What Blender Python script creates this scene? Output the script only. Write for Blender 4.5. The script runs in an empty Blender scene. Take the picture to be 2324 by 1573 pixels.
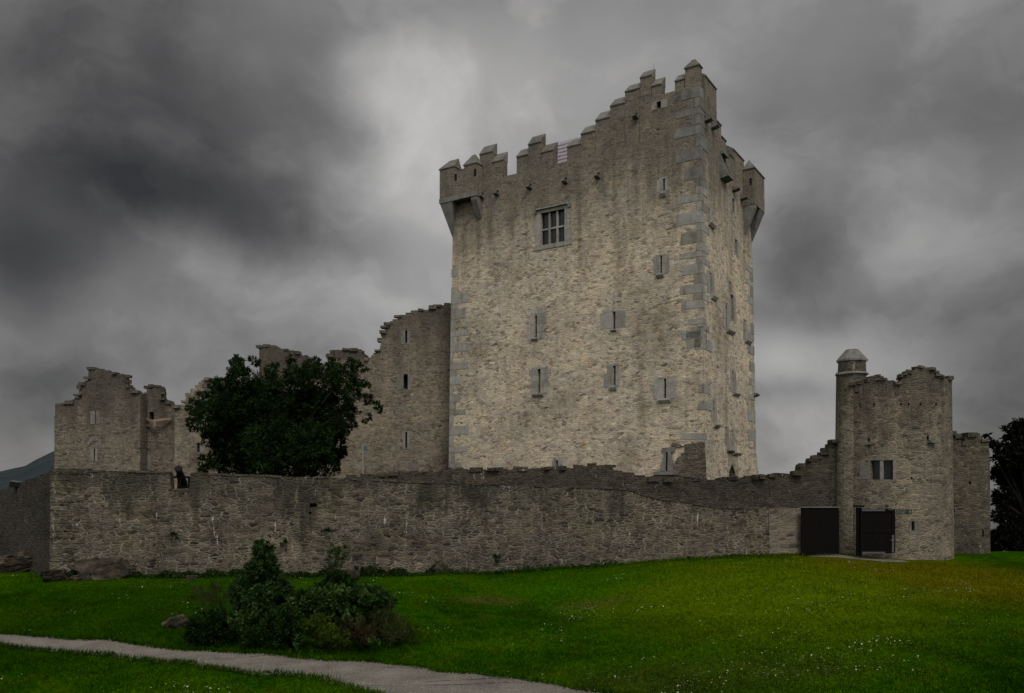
import bpy, bmesh, math, random
import numpy as np
from mathutils import Vector, noise as mnoise
from mathutils.geometry import tessellate_polygon
R = math.radians
scene = bpy.context.scene
col = scene.collection
random.seed(7)

# ------------------------------------------------------------------ camera
# picture measures below (u, v) are in a 2323 x 1573 copy of the frame
U0, VH, FOC, EYE = 1161.5, 1105.0, 1856.0, 5.6
cam = bpy.data.cameras.new("camera")
cam_o = bpy.data.objects.new("camera", cam); col.objects.link(cam_o)
cam_o.location = (0, 0, EYE); cam_o.rotation_euler = (R(90), 0, 0)
cam.sensor_width = 36.0; cam.lens = FOC / 2323 * 36.0
cam.shift_y = (VH - 786.5) / 2323
cam.clip_start = 0.2; cam.clip_end = 6000
scene.camera = cam_o

# ------------------------------------------------------------------ light
scene.view_settings.view_transform = 'Standard'
scene.view_settings.look = 'None'
scene.view_settings.gamma = 1.0
scene.view_settings.use_curve_mapping = False
scene.view_settings.exposure = 0.50
SUN_AZ, SUN_EL = 162.0, 46.0          # azimuth clockwise from +Y
sun = bpy.data.lights.new("sun", 'SUN'); sun.energy = 1.3; sun.angle = R(20); sun.color = (1, .955, .88)
sun_o = bpy.data.objects.new("sun", sun); col.objects.link(sun_o)
d_ = Vector((math.sin(R(SUN_AZ)) * math.cos(R(SUN_EL)), math.cos(R(SUN_AZ)) * math.cos(R(SUN_EL)), math.sin(R(SUN_EL))))
sun_o.rotation_euler = d_.to_track_quat('Z', 'Y').to_euler()
sun_o.location = d_ * 200


class NT:
    """small node-writing helper"""
    def __init__(s, tree): s.t = tree
    def n(s, typ, ins=None, **props):
        nd = s.t.nodes.new(typ)
        for k, v in props.items(): setattr(nd, k, v)
        for k, v in (ins or {}).items(): s.put(nd.inputs[k], v)
        return nd
    def put(s, sock, v):
        if isinstance(v, bpy.types.NodeSocket): s.t.links.new(v, sock)
        elif isinstance(v, bpy.types.Node): s.t.links.new(v.outputs[0], sock)
        else:
            if sock.type == 'RGBA' and isinstance(v, (tuple, list)) and len(v) == 3: v = (*v, 1)
            sock.default_value = v
    def m(s, op, a, b=0.0, c=None, clamp=False):
        nd = s.t.nodes.new('ShaderNodeMath'); nd.operation = op; nd.use_clamp = clamp
        s.put(nd.inputs[0], a); s.put(nd.inputs[1], b)
        if c is not None: s.put(nd.inputs[2], c)
        return nd.outputs[0]
    def vm(s, op, a, b=(0, 0, 0), out=0, scale=None):
        nd = s.t.nodes.new('ShaderNodeVectorMath'); nd.operation = op
        s.put(nd.inputs[0], a); s.put(nd.inputs[1], b)
        if scale is not None: s.put(nd.inputs['Scale'], scale)
        return nd.outputs[out]
    def mix(s, f, a, b, blend='MIX'):
        nd = s.t.nodes.new('ShaderNodeMix'); nd.data_type = 'RGBA'; nd.blend_type = blend; nd.clamp_factor = True
        s.put(nd.inputs[0], f); s.put(nd.inputs[6], a); s.put(nd.inputs[7], b)
        return nd.outputs[2]
    def mr(s, v, a, b, c=0.0, d=1.0, smooth=True):
        nd = s.t.nodes.new('ShaderNodeMapRange'); nd.clamp = True
        nd.interpolation_type = 'SMOOTHSTEP' if smooth else 'LINEAR'
        for i, x in enumerate((v, a, b, c, d)): s.put(nd.inputs[i], x)
        return nd.outputs[0]
    def noise(s, vec, scale, detail=3, rough=.55, dim='3D', out='Fac', dist=0.0):
        nd = s.t.nodes.new('ShaderNodeTexNoise'); nd.noise_dimensions = dim
        s.put(nd.inputs['Vector'], vec); nd.inputs['Scale'].default_value = scale
        nd.inputs['Detail'].default_value = detail; nd.inputs['Roughness'].default_value = rough
        nd.inputs['Distortion'].default_value = dist
        return nd.outputs[out]
    def vor(s, vec, scale, feature='F1', dim='2D', rnd=1.0):
        nd = s.t.nodes.new('ShaderNodeTexVoronoi'); nd.voronoi_dimensions = dim; nd.feature = feature
        s.put(nd.inputs['Vector'], vec); nd.inputs['Scale'].default_value = scale
        nd.inputs['Randomness'].default_value = rnd
        return nd
    def ramp(s, f, stops, interp='LINEAR'):
        nd = s.t.nodes.new('ShaderNodeValToRGB'); cr = nd.color_ramp; cr.interpolation = interp
        s.put(nd.inputs[0], f)
        while len(cr.elements) < len(stops): cr.elements.new(.5)
        for e, (p, c) in zip(cr.elements, stops):
            e.position = p; e.color = (*c, 1) if len(c) == 3 else c
        return nd.outputs[0]


# ------------------------------------------------------------------ sky: broken storm cloud over a Nishita sky
world = bpy.data.worlds.new("World"); scene.world = world; world.use_nodes = True
wt = world.node_tree; wt.nodes.clear(); W = NT(wt)
gen = W.n('ShaderNodeTexCoord').outputs['Generated']
dirn = W.vm('NORMALIZE', gen)
def azel(u, v):
    a, b = (u - U0) / FOC, (VH - v) / FOC
    return math.atan(a), math.atan2(b, math.hypot(1, a))
warp = W.noise(dirn, 3.2, 3, .5, out='Color')
warp2 = W.noise(dirn, 11.0, 3, .55, out='Color')
wv = W.vm('ADD', W.vm('SCALE', W.vm('SUBTRACT', warp, (.5, .5, .5)), scale=.09), W.vm('SCALE', W.vm('SUBTRACT', warp2, (.5, .5, .5)), scale=.03))
wd = W.vm('ADD', dirn, wv)
sep = W.n('ShaderNodeSeparateXYZ', {0: wd})
az = W.m('ARCTAN2', sep.outputs[0], sep.outputs[1])
el = W.m('ARCSINE', sep.outputs[2])
sep0 = W.n('ShaderNodeSeparateXYZ', {0: dirn})
aev = W.n('ShaderNodeCombineXYZ', {0: az, 1: el}).outputs[0]
# (u, v, half-width u, half-height v, tilt deg, amount): soft cloud banks, amounts are in display grey
BANKS = [(40, 170, 430, 330, 10, -.13), (330, 400, 400, 150, -14, -.10), (600, 500, 330, 95, 10, -.19), (40, 610, 130, 110, 0, -.13),
         (250, 200, 240, 200, 0, -.04), (600, 250, 200, 260, -30, -.03), (760, 330, 100, 170, -32, -.08), (90, 880, 380, 150, 0, -.09), (2290, 930, 160, 160, 0, -.06), (370, 40, 70, 120, 0, -.05),
         (900, 330, 300, 170, -35, .08), (930, 500, 190, 150, 0, .06), (1000, 330, 260, 190, -25, .06), (1350, 190, 420, 220, 0, .14), (930, 600, 260, 170, 0, .10),
         (620, 640, 300, 80, 0, .03), (150, 760, 260, 80, 0, .02), (110, 930, 110, 110, 0, -.09), (1850, 620, 140, 220, 12, -.10), (1800, 470, 160, 120, 0, -.03),
         (1795, 820, 150, 65, 0, .12), (1790, 915, 160, 40, 0, -.05), (1790, 1010, 190, 70, 0, .05), (1720, 260, 120, 150, 0, -.05), (1680, 480, 120, 150, 0, .06),
         (2060, 560, 180, 200, 0, .04), (2330, 100, 320, 300, 0, -.06), (2330, 850, 200, 260, 0, -.10), (2080, 720, 120, 60, 0, -.03), (2060, 880, 160, 60, 0, .02), (0, 1030, 300, 90, 0, -.02)]
g = W.m('ADD', .492, 0)
for (bu, bv, hw, hh, tilt, amt) in BANKS:
    ca, ce = azel(bu, bv)
    mp = W.n('ShaderNodeMapping', {0: aev}, vector_type='TEXTURE')
    mp.inputs['Location'].default_value = (ca, ce, 0); mp.inputs['Rotation'].default_value = (0, 0, R(-tilt))
    mp.inputs['Scale'].default_value = (hw / FOC * 1.5, hh / FOC * 1.5, 1)
    ln = W.vm('LENGTH', mp.outputs[0], out=1)
    g = W.m('ADD', g, W.mr(ln, 0.0, 1.0, amt, 0.0))
# streaky texture of the overcast, stretched along the horizon
st = W.vm('MULTIPLY', wd, (2.2, 2.2, 4.2))
n1 = W.noise(st, 1.5, 4, .48); n2 = W.noise(st, 5.0, 4, .5)
g = W.m('ADD', g, W.m('MULTIPLY', W.m('SUBTRACT', n1, .5), .16))
g = W.m('ADD', g, W.m('MULTIPLY', W.m('SUBTRACT', n2, .5), .06))
bil = W.noise(W.vm('MULTIPLY', W.vm('ADD', wd, W.vm('SCALE', W.vm('SUBTRACT', W.noise(dirn, 5.0, 4, .55, out='Color'), (.5, .5, .5)), scale=.22)), (1, 1, 1.7)), 4.2, 6, .56)
g = W.m('ADD', g, W.m('MULTIPLY', W.m('SUBTRACT', W.mr(bil, .36, .64), .5), .085))
g = W.m('MAXIMUM', g, .20)
# unseen sky overhead and behind the viewer, brightened to light the scene
back = W.mr(sep0.outputs[1], .45, -.35)
zen = W.mr(sep0.outputs[2], .62, .98)
g = W.m('ADD', g, W.m('MULTIPLY', W.m('MAXIMUM', back, zen), .50))
lin = W.m('POWER', W.m('MAXIMUM', g, .05), 2.2)
tint = W.mix(W.mr(g, .2, .65), (1.03, 1.0, 1.0), (1.02, 1.0, .985))
cloud = W.vm('SCALE', tint, scale=W.m('MULTIPLY', lin, 7.6))
sky = W.n('ShaderNodeTexSky', sky_type='NISHITA', sun_disc=False, sun_elevation=R(SUN_EL), sun_rotation=R(SUN_AZ))
bg = W.n('ShaderNodeBackground', {0: W.mix(.985, sky.outputs[0], cloud), 1: .1})
wt.links.new(bg.outputs[0], W.n('ShaderNodeOutputWorld').inputs[0])


# ------------------------------------------------------------------ helpers
def tag(o, label=None, cat=None, group=None, kind=None):
    if label: o['label'] = label
    if cat: o['category'] = cat
    if group: o['group'] = group
    if kind: o['kind'] = kind
    return o

def empty(name, loc=(0, 0, 0), **kw):
    o = bpy.data.objects.new(name, None); col.objects.link(o); o.location = loc; o.empty_display_size = .3
    return tag(o, **kw)

def at(u, v, D):
    return Vector(((u - U0) / FOC * D, D, EYE + (VH - v) / FOC * D))

class MB:
    """collects polygons with UVs in metres; build() links them as one mesh object"""
    def __init__(s): s.v = []; s.f = []; s.uv = []
    def poly(s, pts, uvs=None):
        b = len(s.v); s.v += [tuple(p) for p in pts]; s.f.append(list(range(b, b + len(pts))))
        if uvs is None:
            p = [Vector(q) for q in pts]
            nn = (p[1] - p[0]).cross(p[2] - p[0])
            if len(p) > 3: nn += (p[2] - p[0]).cross(p[3] - p[0])
            if nn.length: nn.normalize()
            if abs(nn.z) > .8: uvs = [(q.x, q.y) for q in p]
            else:
                e = Vector((-nn.y, nn.x, 0)); e = e.normalized() if e.length > 1e-6 else Vector((1, 0, 0))
                uvs = [(q.dot(e), q.z) for q in p]
        s.uv += [tuple(x) for x in uvs]
    def hexa(s, a, b):                      # two rings of four points (bottom, top)
        s.poly(a[::-1]); s.poly(b)
        for i in range(4):
            j = (i + 1) % 4; s.poly([a[i], a[j], b[j], b[i]])
    def box(s, c, size, rz=0.0, jit=0.0):
        x, y, z = [k / 2 for k in size]; cs, sn = math.cos(rz), math.sin(rz); pts = []
        for zz in (-z, z):
            for xx, yy in ((-x, -y), (x, -y), (x, y), (-x, y)):
                q = [random.uniform(-jit, jit) for _ in range(3)]
                pts.append(Vector((c[0] + xx * cs - yy * sn + q[0], c[1] + xx * sn + yy * cs + q[1], c[2] + zz + q[2])))
        s.hexa(pts[:4], pts[4:])
    def tube(s, pts, rad, seg=8, caps=True):
        rings = []
        pts = [Vector(p) for p in pts]
        for i, p in enumerate(pts):
            t = (pts[min(i + 1, len(pts) - 1)] - pts[max(i - 1, 0)]).normalized()
            a = t.cross(Vector((0, 0, 1)) if abs(t.z) < .9 else Vector((1, 0, 0))).normalized(); b = t.cross(a)
            rings.append([p + (a * math.cos(k * 2 * math.pi / seg) + b * math.sin(k * 2 * math.pi / seg)) * rad[i] for k in range(seg)])
        for i in range(len(rings) - 1):
            for k in range(seg):
                j = (k + 1) % seg
                s.poly([rings[i][k], rings[i][j], rings[i + 1][j], rings[i + 1][k]])
        if caps: s.poly(rings[0][::-1]); s.poly(rings[-1])
    def build(s, name, mat, parent=None, smooth=False, **kw):
        me = bpy.data.meshes.new(name)
        me.from_pydata(s.v, [], s.f)
        ul = me.uv_layers.new(name="UVMap")
        ul.data.foreach_set('uv', np.array(s.uv, dtype=np.float32).ravel())
        me.materials.append(mat)
        bm = bmesh.new(); bm.from_mesh(me)
        bmesh.ops.remove_doubles(bm, verts=bm.verts, dist=.0008)
        bmesh.ops.recalc_face_normals(bm, faces=bm.faces)
        bm.to_mesh(me); bm.free()
        if smooth: me.polygons.foreach_set('use_smooth', [True] * len(me.polygons))
        o = bpy.data.objects.new(name, me); col.objects.link(o)
        if parent is not None:
            o.parent = parent
            o.matrix_parent_inverse = base_matrix(parent).inverted()
        return tag(o, **kw)

from mathutils import Matrix
def base_matrix(o):
    m = Matrix.Translation(o.location) if o.parent is None else Matrix.Identity(4)
    return m

class Plane:
    """a wall face: s runs along e, z up, off outwards; the face leans back by `lean` per metre of height"""
    def __init__(s, O, e, n, lean=0.0, z0=4.5):
        s.O = Vector((O[0], O[1], 0)); s.e = Vector((e[0], e[1], 0)).normalized(); s.n = Vector((n[0], n[1], 0)).normalized(); s.lean = lean; s.z0 = z0
    def P(s, a, z, off=0.0):
        q = s.O + s.e * a + s.n * (off - s.lean * (z - s.z0)); q.z = z
        return q
    def hit(s, u, v, off=0.0):
        a, b = (u - U0) / FOC, (VH - v) / FOC
        d = Vector((a, 1, 0))
        t = (off - s.lean * (EYE - s.z0) + s.n.dot(s.O)) / (s.n.dot(d) + s.lean * b)
        q = d * t
        return s.e.dot(q - s.O), EYE + t * b

def frontal(D, lean=0.0):
    return Plane((0, D), (1, 0), (0, -1), lean, 4.5)

def face(mb, pl, outer, holes=(), off=0.0, depth=.5):
    """one wall face as a polygon with real openings and their reveals"""
    loops = [[Vector((a, z, 0)) for a, z in outer]] + [[Vector((a, z, 0)) for a, z in h] for h in holes]
    flat = [p for l in loops for p in l]
    for tri in tessellate_polygon(loops):
        q = [flat[i] for i in tri]
        mb.poly([pl.P(p.x, p.y, off) for p in q], [(p.x, p.y) for p in q])
    for h in holes:
        for i in range(len(h)):
            (a, z), (b, y) = h[i], h[(i + 1) % len(h)]
            mb.poly([pl.P(a, z, off), pl.P(b, y, off), pl.P(b, y, off - depth), pl.P(a, z, off - depth)],
                    [(a, z), (b, y), (b + .3, y + .3), (a + .3, z + .3)])

def slab(mb, pl, outer, holes=(), off=0.0, thick=1.0, depth=.5):
    face(mb, pl, outer, holes, off, depth)
    face(mb, pl, outer, (), off - thick)
    for i in range(len(outer)):
        (a, z), (b, y) = outer[i], outer[(i + 1) % len(outer)]
        if abs(a - b) > abs(z - y): uv = [(a, 0 + z), (b, y), (b, y + thick), (a, z + thick)]
        else: uv = [(a, z), (b, y), (b + thick, y), (a + thick, z)]
        mb.poly([pl.P(a, z, off), pl.P(b, y, off), pl.P(b, y, off - thick), pl.P(a, z, off - thick)], uv)

def prism(mb, pl, a0, a1, sect, a0t=None):
    """a (off, z) section swept along the wall from a0 to a1"""
    k = len(sect)
    for e_ in (a0, a1): mb.poly([pl.P(e_, z, o) for o, z in sect], [(o, z) for o, z in sect])
    for i in range(k):
        (o, z), (p, y) = sect[i], sect[(i + 1) % k]
        mb.poly([pl.P(a0, z, o), pl.P(a1, z, o), pl.P(a1, y, p), pl.P(a0, y, p)],
                [(a0, z), (a1, z), (a1, y + (abs(p - o) if abs(y - z) < .05 else 0)), (a0, y + (abs(p - o) if abs(y - z) < .05 else 0))])

def pblock(mb, pl, a0, a1, z0, z1, proud, back=.1, jit=0.0):
    """a dressed block set in the face, its outline a little uneven"""
    j = lambda: random.uniform(-jit, jit)
    pts = [(a0 + j(), z0 + j()), (a1 + j(), z0 + j()), (a1 + j(), z1 + j()), (a0 + j(), z1 + j())]
    mb.hexa([pl.P(a, z, proud) for a, z in pts], [pl.P(a, z, -back) for a, z in pts])

def ragged(pts, step=(.18, .5), amp=.09, sd=1):
    rnd = random.Random(sd)
    L = [0]
    for (a, b), (c, d) in zip(pts, pts[1:]): L.append(L[-1] + math.hypot(c - a, d - b))
    out = [pts[0]]; t = 0
    def ip(t):
        for i in range(len(pts) - 1):
            if t <= L[i + 1]:
                k = (t - L[i]) / max(L[i + 1] - L[i], 1e-6)
                return pts[i][0] + (pts[i + 1][0] - pts[i][0]) * k, pts[i][1] + (pts[i + 1][1] - pts[i][1]) * k
        return pts[-1]
    while True:
        t2 = t + rnd.uniform(*step)
        if t2 >= L[-1] - .1: break
        a, b = ip(t), ip(t2); z = (a[1] + b[1]) / 2 + rnd.uniform(-amp, amp)
        out += [(a[0] + .012, z + rnd.uniform(-.02, .02)), (b[0] - .012, z + rnd.uniform(-.03, .03))]
        t = t2
    out.append(pts[-1])
    return out

def loose(mb, pl, pts, thick, sd=1, every=.45, size=1.0):
    """rough stones bedded along a broken wall top"""
    rnd = random.Random(sd)
    for (a, b), (c, d) in zip(pts, pts[1:]):
        n = max(1, int(math.hypot(c - a, d - b) / every))
        for i in range(n):
            k = rnd.random(); s_, z_ = a + (c - a) * k, b + (d - b) * k
            w, h, dp = rnd.uniform(.14, .34) * size, rnd.uniform(.06, .14) * size, rnd.uniform(.15, .35)
            o = -rnd.uniform(.05, thick - .1)
            if rnd.random() < .5: o = -rnd.uniform(0, .2)
            jj = lambda: rnd.uniform(-.04, .04)
            pts4 = lambda zz: [pl.P(s_ + sx * w + jj(), zz + jj() * .6, o + sy * dp + jj()) for sx, sy in ((-1, 1), (1, 1), (1, -1), (-1, -1))]
            mb.hexa(pts4(z_ - h), pts4(z_ + h))


# ------------------------------------------------------------------ materials
def new_mat(name):
    m = bpy.data.materials.new(name); m.use_nodes = True; m.node_tree.nodes.clear()
    return m, NT(m.node_tree)

def finish(N, colr, rough=.9, normal=None, spec=.25):
    p = N.n('ShaderNodeBsdfPrincipled', {'Base Color': colr, 'Roughness': rough, 'Specular IOR Level': spec})
    if normal is not None: N.put(p.inputs['Normal'], normal)
    N.t.links.new(p.outputs[0], N.n('ShaderNodeOutputMaterial').inputs[0])
    return p

def stone(name, cols, mortar, sx=.42, sy=.16, seed=0.0, dark=None, darkcol=(.10, .093, .08), moss=0.0, white=0.0, bump=.6, mort=1.0, streak=.55, grime=.5, rust=.25, var=1.0, wash_=.35):
    m, N = new_mat(name)
    uv = N.n('ShaderNodeUVMap').outputs[0]
    uv = N.vm('ADD', uv, (seed * 7.3, 0, 0))
    w1 = N.noise(uv, .9, 3, .5, out='Color'); w2 = N.noise(uv, 6.5, 4, .62, out='Color')
    p = N.vm('ADD', uv, N.vm('SCALE', N.vm('SUBTRACT', w1, (.5, .5, .5)), scale=.30))
    p = N.vm('ADD', p, N.vm('SCALE', N.vm('SUBTRACT', w2, (.5, .5, .5)), scale=.11))
    def layer(k):
        q = N.vm('MULTIPLY', p, (1 / (sx * k), 1 / (sy * k), 1))
        c = N.vor(q, 1.0, 'F1', rnd=.92); e = N.vor(q, 1.0, 'DISTANCE_TO_EDGE', rnd=.92)
        sp = N.n('ShaderNodeSeparateColor', {0: c.outputs['Color']})
        return sp.outputs[0], sp.outputs[1], e.outputs['Distance']
    a, b = layer(1.0), layer(.62)
    msk = N.mr(N.noise(uv, .85, 2, .5), .52, .54)
    fm = lambda i: N.m('ADD', N.m('MULTIPLY', a[i], N.m('SUBTRACT', 1.0, msk)), N.m('MULTIPLY', b[i], msk))
    r1, r2, ed = fm(0), fm(1), fm(2)
    fine = N.noise(uv, 14.0, 4, .65); mid = N.noise(uv, 3.2, 4, .6)
    stops = [(i / (len(cols) - 1) if len(cols) > 1 else 0, c) for i, c in enumerate(cols)]
    c = N.ramp(r1, stops)
    c = N.mix(N.mr(r1, .93, .95), c, tuple(k * .42 + .004 for k in cols[-3]))
    c = N.mix(1.0, c, N.ramp(r2, [(0, tuple(1 + (k - 1) * var for k in (.55, .55, .56))), (.25, tuple([1 - .05 * var] * 3)), (.75, (1.03, 1.02, 1.0)), (1, tuple(1 + (k - 1) * var for k in (1.28, 1.25, 1.18)))]), 'MULTIPLY')
    c = N.mix(1.0, c, N.ramp(fine, [(.25, (.62, .62, .62)), (.52, (1, 1, 1)), (.8, (1.32, 1.30, 1.25))]), 'MULTIPLY')
    # mortar: wide and pale where repointed, almost washed out elsewhere
    mw = N.mr(N.noise(uv, .55, 3, .6), .36, .66, .035, .125 * mort)
    mw = N.m('MULTIPLY', mw, N.m('ADD', .55, N.m('MULTIPLY', fine, .9)))
    mm = N.m('SUBTRACT', 1.0, N.mr(ed, N.m('MULTIPLY', mw, .35), mw))
    mc = N.mix(N.mr(mid, .35, .65), mortar, tuple(k * .62 for k in mortar))
    c = N.mix(N.m('MULTIPLY', mm, .88), c, mc)
    gap = N.m('MULTIPLY', N.m('SUBTRACT', 1.0, N.mr(ed, .0, .055)), N.mr(N.noise(uv, 2.4, 4, .65), .47, .60))
    c = N.mix(N.m('MULTIPLY', gap, .8), c, N.mix(1.0, c, (.22, .21, .20), 'MULTIPLY'))
    wash = N.m('MULTIPLY', N.mr(N.noise(uv, 1.05, 6, .68), .44, .66), wash_)
    c = N.mix(wash, c, N.mix(1.0, mc, N.ramp(fine, [(.25, (.7, .7, .7)), (.75, (1.15, 1.14, 1.12))]), 'MULTIPLY'))
    # weather: large tonal patches, rain streaks, lichen and rust
    patch = N.noise(uv, .22, 5, .62); 
    c = N.mix(1.0, c, N.ramp(patch, [(.28, (.55, .54, .52)), (.48, (1, 1, 1)), (.68, (1.22, 1.19, 1.10))]), 'MULTIPLY')
    su = N.noise(N.vm('MULTIPLY', uv, (1.1, .13, 1)), 1.0, 4, .62)
    su2 = N.noise(N.vm('MULTIPLY', uv, (4.5, .22, 1)), 1.0, 3, .6)
    c = N.mix(N.m('MULTIPLY', N.mr(su, .52, .72), streak * .55), c, N.mix(1.0, c, (.50, .48, .44), 'MULTIPLY'))
    c = N.mix(N.m('MULTIPLY', N.mr(N.noise(uv, .75, 5, .68), .57, .74), rust), c, N.mix(1.0, c, (.88, .68, .46), 'MULTIPLY'))
    c = N.mix(N.m('MULTIPLY', N.mr(N.noise(uv, 1.25, 5, .7), .50, .70), grime), c, N.mix(1.0, c, (.45, .44, .42), 'MULTIPLY'))
    if dark:
        z = N.n('ShaderNodeSeparateXYZ', {0: uv}).outputs[1]
        zz = N.m('ADD', z, N.m('MULTIPLY', N.m('SUBTRACT', su, .5), 9.0)); zz = N.m('ADD', zz, N.m('MULTIPLY', N.m('SUBTRACT', su2, .5), 1.6))
        zz = N.m('ADD', zz, N.m('MULTIPLY', N.m('SUBTRACT', patch, .5), 13.0))
        dk = N.mr(zz, dark[0], dark[1], 0, dark[2])
        # soiled stone keeps its own pattern
        soil = N.mix(.38, N.mix(1.0, c, tuple(min(1, k * 3.6 + .13) for k in darkcol), 'MULTIPLY'), N.mix(1.0, N.mix(mm, N.ramp(r1, [(0, darkcol), (1, tuple(k * 1.9 for k in darkcol))]), tuple(k * 2.9 for k in darkcol)), N.ramp(fine, [(.25, (.6, .6, .6)), (.75, (1.4, 1.38, 1.33))]), 'MULTIPLY'))
        c = N.mix(dk, c, soil)
    soft = N.noise(N.vm('MULTIPLY', uv, (.55, .33, 1)), 1.0, 5, .66)
    c = N.mix(N.m('MULTIPLY', N.mr(soft, .50, .68), .6 * grime), c, N.mix(1.0, c, (.56, .53, .49), 'MULTIPLY'))
    if moss:
        c = N.mix(N.m('MULTIPLY', N.mr(N.noise(uv, .5, 5, .65), .50, .72), moss), c, N.mix(1.0, c, (.62, .72, .38), 'MULTIPLY'))
    if white:
        dr = N.m('MULTIPLY', N.mr(N.noise(N.vm('MULTIPLY', uv, (2.6, .42, 1)), 1.0, 4, .75), .61, .70), N.mr(N.noise(uv, 9.0, 3, .6), .36, .6))
        c = N.mix(N.m('MULTIPLY', dr, white), c, (.36, .35, .32))
    h = N.m('ADD', N.mr(ed, 0.0, .30, 0, 1), N.m('MULTIPLY', fine, .55))
    h = N.m('ADD', h, N.m('MULTIPLY', r2, .55))
    bp = N.n('ShaderNodeBump', {'Strength': bump, 'Distance': .035, 'Height': h})
    finish(N, c, .93, bp.outputs[0], .15)
    return m

def dressed(name, c0, c1, stain=.6):
    m, N = new_mat(name)
    g_ = N.n('ShaderNodeNewGeometry').outputs['Position']
    a = N.noise(g_, 2.3, 5, .62); b = N.noise(g_, 22.0, 3, .6)
    c = N.ramp(a, [(.3, c0), (.7, c1)])
    c = N.mix(1.0, c, N.ramp(b, [(.25, (.72, .72, .73)), (.75, (1.22, 1.21, 1.18))]), 'MULTIPLY')
    isl = N.n('ShaderNodeNewGeometry').outputs['Random Per Island']
    isl = N.m('FRACT', N.m('ADD', isl, N.n('ShaderNodeObjectInfo').outputs['Random']))
    c = N.mix(1.0, c, N.ramp(isl, [(0, (.74, .71, .66)), (.3, (.92, .91, .88)), (.7, (1.0, 1.0, 1.0)), (1, (1.12, 1.11, 1.08))]), 'MULTIPLY')
    lich = N.mr(N.noise(g_, 4.5, 5, .7), .52, .66)
    c = N.mix(N.m('MULTIPLY', lich, .45), c, N.mix(1.0, c, (.70, .62, .48), 'MULTIPLY'))
    st_ = N.noise(N.vm('MULTIPLY', g_, (2.0, 2.0, .35)), 1.0, 4, .65)
    c = N.mix(N.m('MULTIPLY', N.mr(st_, .5, .68), stain), c, N.mix(1.0, c, (.45, .44, .41), 'MULTIPLY'))
    finish(N, c, .88, N.n('ShaderNodeBump', {'Strength': .45, 'Distance': .03, 'Height': N.m('ADD', b, a)}).outputs[0], .2)
    return m

def plain(name, colr, rough=.7, spec=.3, var=.3, scale=6.0, metal=0.0):
    m, N = new_mat(name)
    g_ = N.n('ShaderNodeNewGeometry').outputs['Position']
    a = N.noise(g_, scale, 4, .6)
    c = N.ramp(a, [(.25, tuple(k * (1 - var) for k in colr)), (.75, tuple(min(1, k * (1 + var)) for k in colr))])
    p = finish(N, c, rough, N.n('ShaderNodeBump', {'Strength': .3, 'Distance': .02, 'Height': a}).outputs[0], spec)
    p.inputs['Metallic'].default_value = metal
    return m

def leafmat(name, cols, rough=.55, spec=.3):
    m, N = new_mat(name)
    t = N.n('ShaderNodeAttribute', attribute_name='tint').outputs['Fac']
    c = N.ramp(t, [(i / (len(cols) - 1), c) for i, c in enumerate(cols)])
    p = N.n('ShaderNodeBsdfPrincipled', {'Base Color': c, 'Roughness': rough, 'Specular IOR Level': spec})
    tr = N.n('ShaderNodeBsdfTranslucent', {0: N.mix(1.0, c, (1.0, 1.15, .5), 'MULTIPLY')})
    mx = N.n('ShaderNodeMixShader', {0: .22, 1: p.outputs[0], 2: tr.outputs[0]})
    N.t.links.new(mx.outputs[0], N.n('ShaderNodeOutputMaterial').inputs[0])
    return m

TAN = [(.17, .155, .135), (.36, .315, .23), (.30, .275, .215), (.385, .33, .24), (.245, .228, .187), (.335, .27, .185), (.28, .262, .225), (.40, .352, .265)]
BRN = [(.078, .068, .057), (.168, .142, .110), (.137, .122, .10), (.188, .160, .124), (.108, .094, .077), (.162, .136, .103), (.12, .107, .092), (.205, .18, .145)]
DRK = [(.03, .027, .022), (.078, .066, .047), (.054, .049, .038), (.09, .077, .057), (.042, .038, .030), (.075, .063, .043), (.061, .055, .045), (.104, .09, .07)]
KP = dict(sx=.36, sy=.125, wash_=.65, var=1.2, seed=1, dark=(19.8, 27.6, .95), darkcol=(.054, .051, .047), bump=.38, mort=1.0, streak=.85, grime=.6, rust=.6)
M_keep = stone('keep_rubble', [(r * 1.05, g_ * 1.02, b * 1.06) for r, g_, b in TAN], (.45, .405, .315), **KP)
M_parapet = M_keep
M_plinth = stone('plinth_rubble', DRK, (.15, .135, .115), .45, .13, 3, bump=.7, white=.4)
M_ruin = stone('ruin_rubble', [tuple(k * .82 for k in c) for c in BRN], (.205, .18, .142),   .32, .105, 4, var=1.35, dark=(8.0, 13.0, .85), darkcol=(.047, .043, .037), bump=.6, mort=1.0, streak=.6, grime=.6, rust=.25)
M_wing = stone('wing_rubble', BRN, (.245, .21, .155), .30, .095, 5, var=1.35, dark=(13.5, 18.0, .8), darkcol=(.055, .052, .045), bump=.6, mort=.85, grime=.65, rust=.35)
M_curt = stone('curtain_rubble', DRK, (.20, .18, .145), .48, .15, 6, bump=.7, var=1.7, wash_=.2, moss=.4, white=1.0, mort=1.15, grime=.85, rust=.35, streak=.7, dark=(4.3, 6.9, .85), darkcol=(.022, .022, .018))
M_pier = stone('pale_rubble', [tuple(k * .8 for k in c) for c in BRN], (.19, .168, .125), .5, .2, 12, bump=.5, white=1.0, mort=.8, grime=.4, wash_=.5)
M_ret = stone('return_rubble', [tuple(k * .5 for k in c) for c in DRK], (.05, .047, .039), .4, .15, 7, bump=.9, moss=.4, mort=.9)
M_bawn = stone('bawn_rubble', [tuple(k * .62 for k in c) for c in DRK], (.075, .068, .057), .36, .14, 8, bump=.8, white=.6, mort=.8, grime=.7)
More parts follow.
